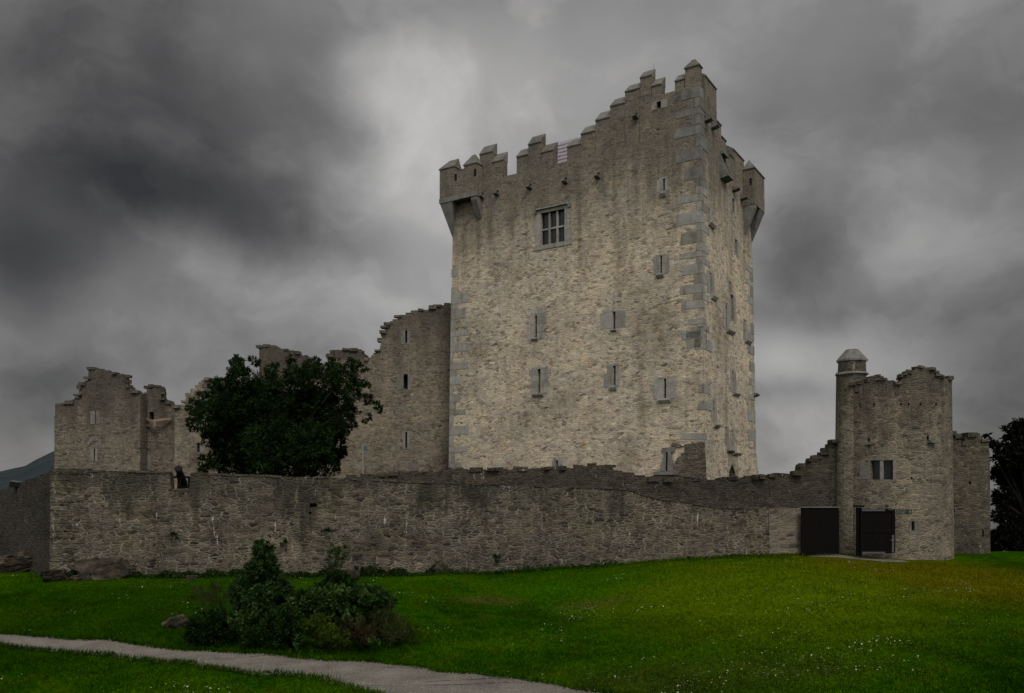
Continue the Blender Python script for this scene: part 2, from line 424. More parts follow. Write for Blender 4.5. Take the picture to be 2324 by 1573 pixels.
M_gate = stone('gate_rubble', [tuple(k * .8 for k in c) for c in BRN], (.235, .205, .148), .36, .125, 9, bump=.7, var=1.4, dark=(7.4, 11.5, .8), darkcol=(.046, .043, .036), white=.5, mort=1.15, grime=.6, rust=.35, streak=.7)
M_flank = stone('flank_rubble', DRK, (.11, .10, .08), .38, .13, 10, bump=.8, white=.4, mort=.9, grime=.6)
M_grey = dressed('grey_limestone', (.17, .166, .155), (.25, .243, .225))
M_cope = dressed('weathered_coping', (.07, .068, .063), (.14, .134, .122), .5)
M_quoin_dk = dressed('weathered_quoin', (.09, .088, .083), (.16, .156, .148), .5)
M_ruinfr = dressed('ruin_window_stone', (.105, .10, .095), (.165, .157, .145), .5)
M_void = plain('unlit_interior', (.012, .012, .013), .95, .05, .2)  # near-black panels that paint the darkness inside holes and openings
M_glass = plain('leaded_glass', (.008, .009, .012), .3, .22, .2)
M_slate = plain('purple_slate', (.17, .15, .165), .6, .35, .3, 9)
M_wood = plain('blackened_timber', (.0042, .0036, .003), .9, .05, .4, 14)
M_iron = plain('galvanised_strap', (.05, .052, .055), .6, .2, .3, 20)
M_gun = plain('black_gun_iron', (.006, .0066, .0072), .6, .12, .35, 10)
M_newtim = plain('raw_timber', (.19, .13, .085), .8, .2, .25, 8)
M_post = plain('grey_post_metal', (.19, .185, .185), .5, .4, .15, 8)
M_sign = plain('dark_sign_board', (.025, .027, .026), .8, .05, .15, 8)
M_letter = plain('white_lettering', (.22, .22, .21), .7, .1, .05, 8)
M_blue = plain('blue_notice', (.045, .075, .10), .5, .3, .15, 8)
M_bark = plain('tree_bark', (.012, .010, .008), .95, .05, .4, 7)
M_dirt = plain('bare_soil', (.045, .036, .026), .95, .1, .4, 5)
def rockmat():
    m, N = new_mat('outcrop_rock')
    g_ = N.n('ShaderNodeNewGeometry').outputs['Position']
    a = N.noise(g_, 1.6, 6, .68); b = N.noise(N.vm('MULTIPLY', g_, (3, 3, 9)), 1.2, 4, .6)
    c = N.ramp(a, [(.36, (.008, .007, .006)), (.5, (.028, .021, .015)), (.64, (.075, .058, .044))])
    c = N.mix(N.m('MULTIPLY', N.mr(b, .45, .7), .55), c, (.02, .024, .012))
    finish(N, c, .92, N.n('ShaderNodeBump', {'Strength': .9, 'Distance': .12, 'Height': N.m('ADD', a, b)}).outputs[0], .15)
    return m
M_rock = rockmat()

# ------------------------------------------------------------------ ground
WALL_A, WALL_B = at(118, 1068, 41.0), at(1815, 1152, 46.0)
def wall_y(x):
    return WALL_A.y + (WALL_B.y - WALL_A.y) * (x - WALL_A.x) / (WALL_B.x - WALL_A.x)
def sstep(a, b, x):
    t = np.clip((x - a) / (b - a), 0, 1); return t * t * (3 - 2 * t)
def ground_z(x, y):
    x = np.asarray(x, float); y = np.asarray(y, float)
    yw = WALL_A.y + (WALL_B.y - WALL_A.y) * (x - WALL_A.x) / (WALL_B.x - WALL_A.x)
    zw = np.interp(x, [-60, -23, -14, -6, 0, 3.3, 8, 13, 16.2, 19, 24, 40, 80], [1.2, 1.12, 1.0, .95, 1.02, 1.16, 1.45, 1.72, 1.80, 1.72, 1.55, 1.6, 1.5])
    zn = np.interp(x, [-60, -10, -2, 4, 10, 16, 40], [-.25, -.35, -.42, -.32, .15, .45, .6])
    t = np.clip((y - 22) / np.maximum(yw - 22, 1), 0, 1)
    w = t ** 1.25
    z = zn * (1 - w) + zw * w
    # a shallow hollow in the lawn, a knoll round the shrubs, a soft swell to the right
    z = z - .50 * np.exp(-(((x - 3.2) / 4.0) ** 2 + ((y - 36) / 3.4) ** 2)) + .62 * np.exp(-(((x - 9.5) / 5.5) ** 2 + ((y - 38) / 4.5) ** 2))
    z = z - .35 * sstep(48, 62, y)
    bank = -.4 + (20 - y) / 18 * 4.3
    z = np.where(y < 21.0, np.maximum(z, np.minimum(bank, 3.9)), z)
    z = z + .035 * np.sin(x * .9 + y * .35) * np.cos(y * .8 - x * .3) + .02 * np.sin(x * 2.3 + 1) * np.sin(y * 1.9)
    far = np.hypot(x, y - 35)
    return z - 4.0 * sstep(24, 75, far) * sstep(50, 66, y) - 1.5 * sstep(80, 300, far)
def on_ground(u, v):
    a, b = (u - U0) / FOC, (VH - v) / FOC
    lo, hi = 21.0, 75.0
    D = np.linspace(lo, hi, 2200)
    h = EYE + b * D - ground_z(a * D, D)
    i = int(np.argmax(h < 0)) if (h < 0).any() else len(D) - 1
    return float(a * D[i]), float(D[i])

def axis(lo, hi, step, far):
    mid = list(np.arange(lo, hi + 1e-6, step)); k = step; x = mid[0]; left = []
    while x > -far: k *= 1.35; x -= k; left.append(x)
    x = mid[-1]; k = step; right = []
    while x < far: k *= 1.35; x += k; right.append(x)
    return np.array(left[::-1] + mid + right)

def grass_nodes(N):
    g_ = N.n('ShaderNodeNewGeometry').outputs['Position']
    a = N.noise(g_, .16, 4, .6); b = N.noise(g_, 1.1, 5, .65); f = N.noise(g_, 16.0, 4, .7)
    f2 = N.noise(N.vm('MULTIPLY', g_, (6, 3, 6)), 1.0, 4, .7)
    c = N.ramp(a, [(.34, (.0060, .0235, .0002)), (.49, (.0125, .044, .0003)), (.64, (.021, .058, .0004))])
    c = N.mix(N.m('MULTIPLY', N.mr(b, .48, .68), .6), c, (.028, .040, .0008))
    c = N.mix(N.m('MULTIPLY', N.mr(b, .50, .28), .6), c, (.004, .015, .0004))
    def spot(x, y, rx, ry):
        v_ = N.vm('MULTIPLY', N.vm('SUBTRACT', g_, (x, y, 0)), (1 / rx, 1 / ry, 0))
        return N.mr(N.m('ADD', N.vm('LENGTH', v_, out=1), N.m('MULTIPLY', N.m('SUBTRACT', b, .5), .9)), .35, 1.1, 1.0, 0.0)
    # drier, worn turf towards the gate and the road; brighter green in the middle; bare scrapes by the hollow
    c = N.mix(N.m('MULTIPLY', spot(20, 40, 8, 10), .85), c, (.060, .056, .002))
    c = N.mix(N.m('MULTIPLY', spot(11, 36, 9, 11), .85), c, (.046, .074, .0012))
    c = N.mix(N.m('MULTIPLY', spot(4, 40, 6, 3), .5), c, (.016, .06, .0004))
    c = N.mix(N.m('MULTIPLY', spot(-16, 33, 10, 12), .5), c, (.0045, .0165, .0003))  # left lawn darkened in its colour, a painted fall-off of light
    c = N.mix(N.m('MULTIPLY', spot(-1.2, 37.5, 2.2, .9), .55), c, (.05, .04, .013))
    c = N.mix(N.m('MULTIPLY', spot(3.6, 36.8, 2.4, .8), .45), c, (.044, .04, .011))
    c = N.mix(N.m('MULTIPLY', spot(6.0, 24.6, 6, 2.6), .35), c, (.036, .044, .008))
    c = N.mix(1.0, c, N.ramp(f, [(.32, (.30, .36, .3)), (.5, (1, 1, 1)), (.68, (2.0, 1.75, 1.6))]), 'MULTIPLY')
    c = N.mix(1.0, c, N.ramp(f2, [(.3, (.55, .6, .55)), (.7, (1.5, 1.4, 1.3))]), 'MULTIPLY')
    return c, N.m('ADD', f, N.m('MULTIPLY', f2, .8))
m_, N_ = new_mat('meadow_turf')
c_, h_ = grass_nodes(N_)
finish(N_, c_, .9, N_.n('ShaderNodeBump', {'Strength': .9, 'Distance': .08, 'Height': h_}).outputs[0], .0)
M_turf = m_
m_, N_ = new_mat('grass_blade')
c_, h_ = grass_nodes(N_)
t_ = N_.n('ShaderNodeAttribute', attribute_name='tint').outputs['Fac']
finish(N_, N_.mix(1.0, c_, N_.ramp(t_, [(0, (.35, .42, .4)), (.5, (1.1, 1.1, 1.0)), (.8, (1.9, 1.7, 1.5)), (1, (3.4, 2.8, 2.6))]), 'MULTIPLY'), .8, None, .0)
M_blade = m_

xs = axis(-44, 44, .5, 1800); ys = axis(-4, 64, .5, 2400)
X, Y = np.meshgrid(xs, ys); Zg = ground_z(X, Y)
def grid_object(name, X, Y, Z, mat, parent=None, **kw):
    ny, nx = X.shape
    me = bpy.data.meshes.new(name)
    idx = np.arange(nx * ny).reshape(ny, nx)
    q = np.stack([idx[:-1, :-1], idx[:-1, 1:], idx[1:, 1:], idx[1:, :-1]], -1).reshape(-1, 4)
    me.from_pydata(np.stack([X, Y, Z], -1).reshape(-1, 3).tolist(), [], q.tolist())
    me.polygons.foreach_set('use_smooth', [True] * len(me.polygons))
    me.materials.append(mat)
    o = bpy.data.objects.new(name, me); col.objects.link(o)
    return tag(o, **kw)
grid_object('ground', X, Y, Zg, M_turf, kind='structure', label='green daisy lawn rising from the gravel path to the castle walls')

# gravel path, draped on the lawn
m_, N_ = new_mat('path_gravel')
g_ = N_.n('ShaderNodeNewGeometry').outputs['Position']
a_ = N_.noise(g_, .8, 4, .6); b_ = N_.noise(g_, 26.0, 3, .7); v_ = N_.vor(g_, 19.0, 'F1', dim='3D').outputs['Distance']
c_ = N_.ramp(a_, [(.3, (.085, .077, .066)), (.7, (.15, .137, .119))])
c_ = N_.mix(1.0, c_, N_.ramp(b_, [(.3, (.42, .42, .42)), (.5, (1, 1, 1)), (.7, (1.75, 1.72, 1.66))]), 'MULTIPLY')
c_ = N_.mix(N_.m('MULTIPLY', N_.mr(N_.noise(g_, 1.3, 6, .72), .50, .68), .55), c_, N_.mix(1.0, c_, (.55, .52, .45), 'MULTIPLY'))
finish(N_, c_, .95, N_.n('ShaderNodeBump', {'Strength': .8, 'Distance': .04, 'Height': N_.m('ADD', b_, v_)}).outputs[0], .15)
M_gravel = m_
PU = [(-160, 1430), (0, 1439), (85, 1445), (283, 1461), (396, 1475), (566, 1485), (736, 1500), (962, 1519), (1132, 1537), (1245, 1554), (1380, 1577), (1500, 1600), (1640, 1640)]
PL = [(-160, 1452), (0, 1466.5), (113, 1478), (283, 1493), (396, 1505), (481, 1515), (538, 1526), (622, 1531), (724, 1541), (781, 1560), (849, 1577), (930, 1600), (1040, 1640)]
def resample(pts, n):
    p = np.array(pts, float); L = np.r_[0, np.cumsum(np.hypot(*np.diff(p, axis=0).T))]; t = np.linspace(0, L[-1], n)
    return np.stack([np.interp(t, L, p[:, 0]), np.interp(t, L, p[:, 1])], -1)
def ground_pts(pts):
    out = []
    for u, v in pts:
        a, b = (u - U0) / FOC, (VH - v) / FOC
        D = np.linspace(14, 75, 4000); h = EYE + b * D - ground_z(a * D, D); i = int(np.argmax(h < 0)); out.append((a * D[i], D[i]))
    return out
NP, NA = 220, 14
up, lo = resample(ground_pts(PU), NP), resample(ground_pts(PL), NP)
rp = np.random.default_rng(5)
jit = np.convolve(rp.normal(0, .15, NP + 8), np.ones(4) / 4, 'same')[4:-4]; jit2 = np.convolve(rp.normal(0, .15, NP + 8), np.ones(4) / 4, 'same')[4:-4]
up[:, 1] += jit; lo[:, 1] += jit2
tt = np.linspace(0, 1, NA)[None, :, None]
pp = up[:, None, :] * (1 - tt) + lo[:, None, :] * tt
edge = np.minimum(np.linspace(0, 1, NA), np.linspace(1, 0, NA))[None, :]
pz = ground_z(pp[..., 0], pp[..., 1]) + .008 + .035 * np.clip(edge * 5, 0, 1)
PATH_UP, PATH_LO = up, lo
grid_object('path', pp[..., 0], pp[..., 1], pz, M_gravel, kind='structure', label='grey gravel path crossing the lawn below the shrubs')
# thin gravel apron before the gates, and the road beyond the flank wall
def ribbon(name, pts_a, pts_b, lift, **kw):
    A, B = resample(pts_a, 40), resample(pts_b, 40); t3 = np.linspace(0, 1, 6)[None, :, None]
    q = A[:, None, :] * (1 - t3) + B[:, None, :] * t3
    grid_object(name, q[..., 0], q[..., 1], ground_z(q[..., 0], q[..., 1]) + lift, M_gravel, **kw)
ribbon('path', [(16.4, 46.4), (18, 46.2), (20, 45.4), (21.5, 44.9)], [(16.6, 45.5), (18, 45.0), (20, 44.3), (21.5, 44.3)], .02, kind='structure', label='thin strip of gravel in front of the black gates')
ribbon('road', [(29.0, 46.6), (34, 46.9), (44, 47.5)], [(29.6, 45.2), (34, 44.9), (44, 44.6)], .03, kind='structure', label='pale road at the right beyond the flank tower')

# the lough behind the castle
m_, N_ = new_mat('lake_water')
g_ = N_.n('ShaderNodeNewGeometry').outputs['Position']
finish(N_, (.02, .024, .026), .12, N_.n('ShaderNodeBump', {'Strength': .25, 'Distance': .1, 'Height': N_.noise(N_.vm('MULTIPLY', g_, (.6, .25, 1)), 1.0, 3, .6)}).outputs[0], .5)
grid_object('lake', *np.meshgrid(np.linspace(-2400, 2400, 9), np.linspace(69, 3200, 9)), np.full((9, 9), -.9), m_, kind='structure', label='grey lough beyond the castle')
# distant mountain, its bluish haze put into the colour
m_, N_ = new_mat('hazed_mountain')
g_ = N_.n('ShaderNodeNewGeometry').outputs['Position']
c_ = N_.ramp(N_.noise(g_, .012, 6, .65), [(.3, (.010, .015, .018)), (.5, (.016, .022, .025)), (.7, (.026, .032, .032))])
finish(N_, c_, .95, None, .05); M_hill = m_
hp = [(-700, 1090), (-300, 1082), (-120, 1078), (0, 1073.5), (21, 1069), (59, 1061.5), (80, 1050), (118, 1034), (170, 1012), (230, 1000), (300, 1010), (400, 1040), (520, 1062)]
hx = np.linspace(-700, 520, 160); hv = np.interp(hx, [p[0] for p in hp], [p[1] for p in hp])
rows = []
for j, tt_ in enumerate(np.linspace(0, 1, 26)):
    D = 700 + 700 * tt_
    x = (hx - U0) / FOC * 1250 + 0 * D
    ztop = EYE + (VH - hv) / FOC * 1250
    k = np.sin(np.clip(tt_ / .79, 0, 1) * math.pi / 2) if tt_ <= .79 else math.cos((tt_ - .79) / .21 * math.pi / 2)
    D_ = 120 + 1430 * tt_
    nz = np.array([mnoise.noise(Vector((xx * .012, D_ * .012, 3.1))) for xx in x])
    rows.append((x * (.10 + .90 * min(1, tt_ / .79)), np.full_like(x, D_), -3 + (ztop + 3) * k ** 1.6 + nz * 5 * math.sin(k * math.pi)))
grid_object('mountain', np.array([r[0] for r in rows]), np.array([r[1] for r in rows]), np.array([r[2] for r in rows]), M_hill, kind='structure', label='dark blue-green mountain slope behind the left end of the ruin')


# ------------------------------------------------------------------ windows shared by all walls
def rect(pl, u0, v0, u1, v1, off=0.0):
    """picture box -> (s0, z0, s1, z1) on a wall plane, ordered"""
    sa, za = pl.hit(u0, v0, off); sb, zb = pl.hit(u1, v1, off); sc, zc = pl.hit((u0 + u1) / 2, (v0 + v1) / 2, off)
    _, zt = pl.hit((u0 + u1) / 2, v0, off); _, zb2 = pl.hit((u0 + u1) / 2, v1, off)
    return min(sa, sb), min(zt, zb2), max(sa, sb), max(zt, zb2)
def hole_of(r, pointed=False):
    s0, z0, s1, z1 = r
    if pointed:
        w = s1 - s0; m = (s0 + s1) / 2
        return [(s0, z0), (s1, z0), (s1, z1 - w * .9), (m + w * .22, z1 - w * .25), (m, z1), (m - w * .22, z1 - w * .25), (s0, z1 - w * .9)]
    return [(s0, z0), (s1, z0), (s1, z1), (s0, z1)]

def slit(pl, parent, op, sur, sill=None, pointed=False, mat=None, name='arrow_slit', style='blocks', glass=False, proud=.022, depth=.5, label=None):
    """surround (the part) with its dark opening and sill as sub-parts; returns the hole outline"""
    mat = mat or M_grey
    s0, z0, s1, z1 = op; S0, Z0, S1, Z1 = sur
    mb = MB(); rnd = random.Random(int(abs(s0 * 100 + z0 * 37)))
    if style == 'blocks':
        z = Z0
        while z < z1 - .05:
            h = min(rnd.uniform(.38, .62), z1 - z) if z1 - z > .75 else z1 - z
            for side in (0, 1):
                k = rnd.uniform(.55, 1.0)
                if side == 0: pblock(mb, pl, s0 - (s0 - S0) * k, s0 - .001, z + .012, z + h - .012, proud, jit=.012)
                else: pblock(mb, pl, s1 + .001, s1 + (S1 - s1) * rnd.uniform(.55, 1.0), z + .012, z + h - .012, proud, jit=.012)
            z += h
    else:                                   # two single jamb slabs
        cut = (z1 - z0) * .0
        pblock(mb, pl, S0, s0 - .001, Z0, z1 + cut, proud, jit=.02); pblock(mb, pl, s1 + .001, S1, Z0, z1 + cut, proud, jit=.02)
    if Z1 > z1 + .03:
        w = (s1 - s0) * .5
        if pointed:
            h = hole_of(op, True)
            m = (s0 + s1) / 2; zt = z1 - (s1 - s0) * .9
            slab(mb, pl, [(S0 * .6 + s0 * .4, zt), (s0, zt), h[6], h[5], h[4]][:0] or [(S0 * .55 + s0 * .45, z1 + .012), (S1 * .55 + s1 * .45, z1 + .012), (S1 * .6 + s1 * .4, Z1), (S0 * .6 + s0 * .4, Z1)], (), proud, proud + .08)
        else:
            pblock(mb, pl, S0 * .7 + s0 * .3, S1 * .7 + s1 * .3, z1 + .008, Z1, proud, jit=.015)
    w_ = mb.build(name, mat, parent, label=label)
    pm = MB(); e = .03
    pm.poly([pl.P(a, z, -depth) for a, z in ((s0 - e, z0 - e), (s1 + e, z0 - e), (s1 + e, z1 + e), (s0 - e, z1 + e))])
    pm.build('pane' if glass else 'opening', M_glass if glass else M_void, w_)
    if sill:
        a0, b0, a1, b1 = sill; sm = MB()
        prism(sm, pl, a0, a1, [(-.1, b1), (.2, b1 - .03), (.21, b0 + (b1 - b0) * .55), (.09, b0), (-.1, b0 - .03)])
        sm.build('sill', mat, w_)
    return hole_of(op, pointed)

# ------------------------------------------------------------------ the keep
th = R(57.2)
NR = (math.sin(th), -math.cos(th)); NF = (-math.cos(th), -math.sin(th))
C0 = ((1601 - U0) / FOC * 50.0, 50.0)
LF, LR, LL, Z0K = .0045, .0175, .0145, 4.5
FP = Plane(C0, (-NR[0], -NR[1]), NF, LF, Z0K)
RP = Plane(C0, (-NF[0], -NF[1]), NR, LR, Z0K)
LEN, WID = 19.66, 10.71
sR = lambda z: LR * (z - Z0K)
sL = lambda z: LEN - LL * (z - Z0K)
rF = lambda z: LF * (z - Z0K)
Z1 = lambda x, y: (969.1 + .35741 * x, 103.8 + .35741 * y)
Z2 = lambda x, y: (969.1 + .35741 * x, 623.0 + .35741 * y)
Z6 = lambda x, y: (1488.3 + .31689 * x, 124.6 + .31689 * y)
Z7 = lambda x, y: (1488.3 + .35189 * x, 588.4 + .35189 * y)
def fr(Z, x0, y0, x1, y1): return rect(FP, *Z(x0, y0), *Z(x1, y1))
def rr(Z, x0, y0, x1, y1): return rect(RP, *Z(x0, y0), *Z(x1, y1))
keep = empty('castle_keep', (FP.P(LEN / 2, 3, -5)), label='tall square tan stone tower house with stepped battlements and corner turrets', cat='tower')
holesF, holesR = [], []
S = lambda *a, **k: holesF.append(slit(FP, keep, *a, **k))
S(fr(Z2, 681, 252, 698, 402), fr(Z2, 640, 215, 772, 410), fr(Z2, 665, 403, 706, 421), pointed=True)
S(fr(Z2, 1178, 236, 1196, 350), fr(Z2, 1100, 224, 1258, 340), fr(Z2, 1168, 348, 1205, 363), style='slabs')
S(fr(Z2, 699, 600, 719, 752), fr(Z2, 645, 588, 792, 755), fr(Z2, 672, 753, 740, 778))
S(fr(Z2, 1180, 580, 1196, 705), fr(Z2, 1118, 568, 1230, 712), fr(Z2, 1163, 703, 1204, 738))
S(fr(Z2, 1502, 662, 1518, 785), fr(Z2, 1442, 652, 1575, 790), fr(Z2, 1468, 785, 1547, 815), style='slabs')
S(fr(Z2, 814, 1180, 832, 1230), fr(Z2, 792, 1162, 862, 1234), style='slabs')
S(fr(Z1, 1496, 845, 1509, 920), fr(Z1, 1458, 836, 1534, 925), fr(Z1, 1483, 926, 1518, 962), style='slabs')
S(fr(Z1, 1479, 1333, 1492, 1445), fr(Z1, 1438, 1324, 1536, 1452), fr(Z1, 1458, 1446, 1503, 1475), style='slabs')
S(fr(Z1, 1457, 355, 1484, 397), fr(Z1, 1424, 348, 1525, 402), style='slabs', name='square_opening')
# big mullioned window under its hood
BW = fr(Z1, 722, 1050, 872, 1255)
def big_window():
    s0, z0, s1, z1 = BW; mb = MB()
    w = .5
    for sg, k in ((0, 1), (0, .8), (0, 1.0), (1, 1), (1, .75), (1, 1.05)):
        pass
    n = 3
    for i in range(n):
        za, zb = z0 + (z1 - z0) * i / n, z0 + (z1 - z0) * (i + 1) / n
        pblock(mb, FP, s0 - w * (1, .72, .9)[i], s0 - .001, za + .01, zb - .01, .03, jit=.015)
        pblock(mb, FP, s1 + .001, s1 + w * (.9, 1.05, .8)[i], za + .01, zb - .01, .03, jit=.015)
    pblock(mb, FP, s0 - .55, s1 + .55, z0 - .3, z0 - .004, .05, jit=.01)
    pblock(mb, FP, s0 - .35, s1 + .35, z1 + .004, z1 + .22, .03, jit=.01)
    o = mb.build('mullioned_window', M_grey, keep)
    hb = MB(); prism(hb, FP, s0 - .3, s1 + .3, [(-.1, z1 + .36), (.12, z1 + .34), (.17, z1 + .27), (.16, z1 + .225), (-.1, z1 + .225)])
    for a in (s0 - .48, s1 + .3): pblock(hb, FP, a, a + .18, z1 + .0, z1 + .33, .14)
    hb.build('hood_mould', M_quoin_dk, o)
    fb = MB()
    for k in (1, 2):
        c = s0 + (s1 - s0) * k / 3; pblock(fb, FP, c - .06, c + .06, z0, z1, -.08, .28)
    fb.build('mullion', M_grey, o)
    tb = MB(); zc = (z0 + z1) / 2 - .02
    for k in range(3):
        a, b = s0 + (s1 - s0) * k / 3 + (.061 if k else .0), s0 + (s1 - s0) * (k + 1) / 3 - (.061 if k < 2 else 0)
        pblock(tb, FP, a, b, zc - .06, zc + .06, -.11, .27)
    tb.build('transom', M_grey, o)
    gb = MB(); gb.poly([FP.P(a, z, -.24) for a, z in ((s0, z0), (s1, z0), (s1, z1), (s0, z1))]); gb.build('pane', M_glass, o)
    return hole_of(BW)
holesF.append(big_window())
# slit let into the corner stones, and the one in the battered foot
S((.16, fr(Z2, 1728, 345, 1740, 460)[1], .34, fr(Z2, 1728, 345, 1740, 460)[3]), (.14, fr(Z2, 1690, 330, 1740, 465)[1], 1.25, fr(Z2, 1690, 330, 1740, 462)[3]), style='slabs', pointed=True)

S = lambda *a, **k: holesR.append(slit(RP, keep, *a, **k))
S(rr(Z7, 346, 90, 357, 215), rr(Z7, 325, 82, 374, 225), rr(Z7, 352, 228, 384, 262), style='slabs')
S(rr(Z7, 470, 145, 480, 212), rr(Z7, 462, 140, 488, 215), style='slabs')
S(rr(Z7, 479, 232, 502, 398), rr(Z7, 472, 222, 512, 404), None, style='slabs', name='two_light_window', glass=True)
S(rr(Z7, 446, 285, 459, 440), rr(Z7, 434, 275, 471, 446), rr(Z7, 452, 455, 495, 480), pointed=True, style='slabs')
S(rr(Z7, 569, 393, 578, 512), rr(Z7, 560, 388, 588, 516), rr(Z7, 571, 516, 605, 543), style='slabs')
S(rr(Z7, 489, 722, 500, 852), rr(Z7, 477, 715, 515, 858), rr(Z7, 492, 858, 531, 880), style='slabs')
S(rr(Z7, 367, 915, 376, 1050), rr(Z7, 356, 908, 390, 1056), rr(Z7, 370, 1060, 403, 1083), style='slabs')
S(rr(Z7, 447, 1083, 457, 1222), rr(Z7, 442, 1078, 470, 1226), rr(Z7, 450, 1226, 491, 1246), style='slabs')
S(rr(Z7, 487, 1105, 497, 1238), rr(Z7, 478, 1100, 506, 1242), rr(Z7, 492, 1243, 539, 1264), style='slabs')
S(rr(Z6, 372, 1098, 383, 1192), rr(Z6, 358, 1090, 398, 1198), rr(Z6, 372, 1200, 413, 1235), style='slabs')
S(rr(Z6, 543, 1032, 560, 1132), rr(Z6, 532, 1015, 575, 1148), None, style='slabs', name='square_window', glass=True)
S(rr(Z6, 564, 1325, 581, 1432), rr(Z6, 558, 1318, 592, 1440), None, style='slabs')
DR = rr(Z7, 463, 1318, 514, 1440); DR = (DR[0], 3.2, DR[2], DR[3])

ZT = 27.65
zsplit = [3.0, ZT]
mb = MB()
outF = [(sR(3.0), 3.0), (sL(3.0), 3.0), (sL(ZT), ZT), (sR(ZT), ZT)]
holesF = [[(a, z) for a, z in h] for h in holesF]
top_holes = [h for h in holesF if max(z for _, z in h) > ZT]; holesF = [h for h in holesF if max(z for _, z in h) <= ZT]
face(mb, FP, outF, holesF)
rB = WID
doorhole = [(DR[0], DR[1]), (DR[2], DR[1]), (DR[2], DR[3] - 1.25), (DR[2] - .16, DR[3] - .6), ((DR[0] + DR[2]) / 2, DR[3]), (DR[0] + .16, DR[3] - .6), (DR[0], DR[3] - 1.25)]
face(mb, RP, [(rF(3.0), 3.0), (rB, 3.0), (rB, ZT), (rF(ZT), ZT)], holesR + [doorhole])
# left and back faces, lead flat behind the parapets
cF = lambda z: FP.P(sR(z), z); cL = lambda z: FP.P(sL(z), z); cB = lambda z: RP.P(rB, z)
def cLB(z): return FP.P(sL(z), z, -(rB - rF(z)))
mb.poly([cL(3), cLB(3), cLB(ZT), cL(ZT)], [(0, 3), (10.35, 3), (10.35, ZT), (0, ZT)])
mb.poly([cLB(3), cB(3), cB(ZT), cLB(ZT)], [(0, 3), (19, 3), (19, ZT), (0, ZT)])
mb.poly([cF(ZT), cL(ZT), cLB(ZT), cB(ZT)])
mb.build('wall', M_keep, keep)
dm = MB(); dm.poly([RP.P(a, z, -.45) for a, z in ((DR[0] - .05, DR[1]), (DR[2] + .05, DR[1]), (DR[2] + .05, DR[3] + .05), (DR[0] - .05, DR[3] + .05))])
door = dm.build('door', M_wood, keep)
fb = MB()
for i in range(len(doorhole)):
    if i == 0: continue
    (a, z), (b, y) = doorhole[i], doorhole[(i + 1) % len(doorhole)]
    ca = (DR[0] + DR[2]) / 2; ex = lambda q, zz: (q + (.26 if q > ca else -.26 if q < ca else 0), zz + (.05 if abs(q - ca) < .01 else 0) * 5)
    (a2, z2), (b2, y2) = ex(a, z), ex(b, y)
    fb.hexa([RP.P(a, z, .03), RP.P(b, y, .03), RP.P(b2, y2, .03), RP.P(a2, z2, .03)], [RP.P(a, z, -.1), RP.P(b, y, -.1), RP.P(b2, y2, -.1), RP.P(a2, z2, -.1)])
fb.build('door_frame', M_grey, door)

# dressed corner stones
def quoins(name, zlo, zhi, kind, mat, sd, keepp=.86):
    rnd = random.Random(sd); z = zlo; i = 0
    while z < zhi:
        mb = MB()
        h = rnd.uniform(.36, .85)
        if rnd.random() < keepp:
            lf = rnd.uniform(.9, 1.75) if i % 2 else rnd.uniform(.25, .6); lr = rnd.uniform(.9, 1.7) if i % 2 == 0 else rnd.uniform(.3, .6)
            a, b = z + .015, z + h - .015
            if kind == 'near':
                mb.hexa([FP.P(sR(q) + x, q, .022) for x, q in ((-.019, a), (lf + rnd.uniform(-.06, .06), a), (lf + rnd.uniform(-.15, .05), b), (-.019, b))],
                        [FP.P(sR(q) + x, q, -.06) for x, q in ((-.019, a), (lf, a), (lf, b), (-.019, b))])
                mb.hexa([RP.P(rF(q) + x, q, .024) for x, q in ((-.02, a), (lr, a), (lr + rnd.uniform(-.15, .05), b), (-.02, b))],
                        [RP.P(rF(q) + x, q, -.06) for x, q in ((-.02, a), (lr, a), (lr, b), (-.02, b))])
            elif kind == 'left':
                mb.hexa([FP.P(sL(q) - x, q, .022) for x, q in ((-.05, a), (lf + rnd.uniform(-.06, .06), a), (lf, b), (-.05, b))],
                        [FP.P(sL(q) - x, q, -.4) for x, q in ((-.05, a), (lf, a), (lf, b), (-.05, b))])
            else:
                mb.hexa([RP.P(WID - x, q, .022) for x, q in ((-.05, a), (lr * 1.3, a), (lr * 1.3, b), (-.05, b))],
                        [RP.P(WID - x, q, -.4) for x, q in ((-.05, a), (lr * 1.3, a), (lr * 1.3, b), (-.05, b))])
        if mb.v: mb.build('quoin', mat, keep)
        z += h; i += 1
quoins('quoins', 6.6, 24.0, 'near', M_grey, 3)
quoins('quoins', 24.1, 30.0, 'near', M_quoin_dk, 4, .9)
quoins('quoins', 4.5, 21.5, 'left', M_grey, 5, .9)
quoins('quoins', 4.5, 21.0, 'far', M_grey, 6, .85)

# battered dark foot at the near corner
pf = MB(); zb, zt_ = 3.0, 8.3
sa = FP.hit(*Z2(1375, 1290))[0]
ppf = [(-.2, zb), (sa + .6, zb), (sa - .6, 6.25), (sa - 1.5, 6.7), (sa - 2.2, 7.2), (sa - 2.5, 7.6), (min(2.9, sa - 2.9), 7.95), (2.3, 8.25), (1.2, 8.2), (.06, 8.4)]
op7 = fr(Z2, 1521, 1128, 1531, 1248)
fl = lambda z: .30 * (8.4 - z) / 5.4
mbp = MB()
PF = Plane(C0, (-NR[0], -NR[1]), NF, -(-.075), 8.4)
tpf = ragged([(a, z) for a, z in ppf[1:]][::-1], (.15, .4), .07, 77)[::-1]
slab(mbp, PF, [(sR(3) - fl(3), 3.0)] + tpf[:-1] + [(sR(8.4) - .005, tpf[-1][1])], (), .03, .5)
mbp.build('battered_foot', M_plinth, keep)
mbp = MB()
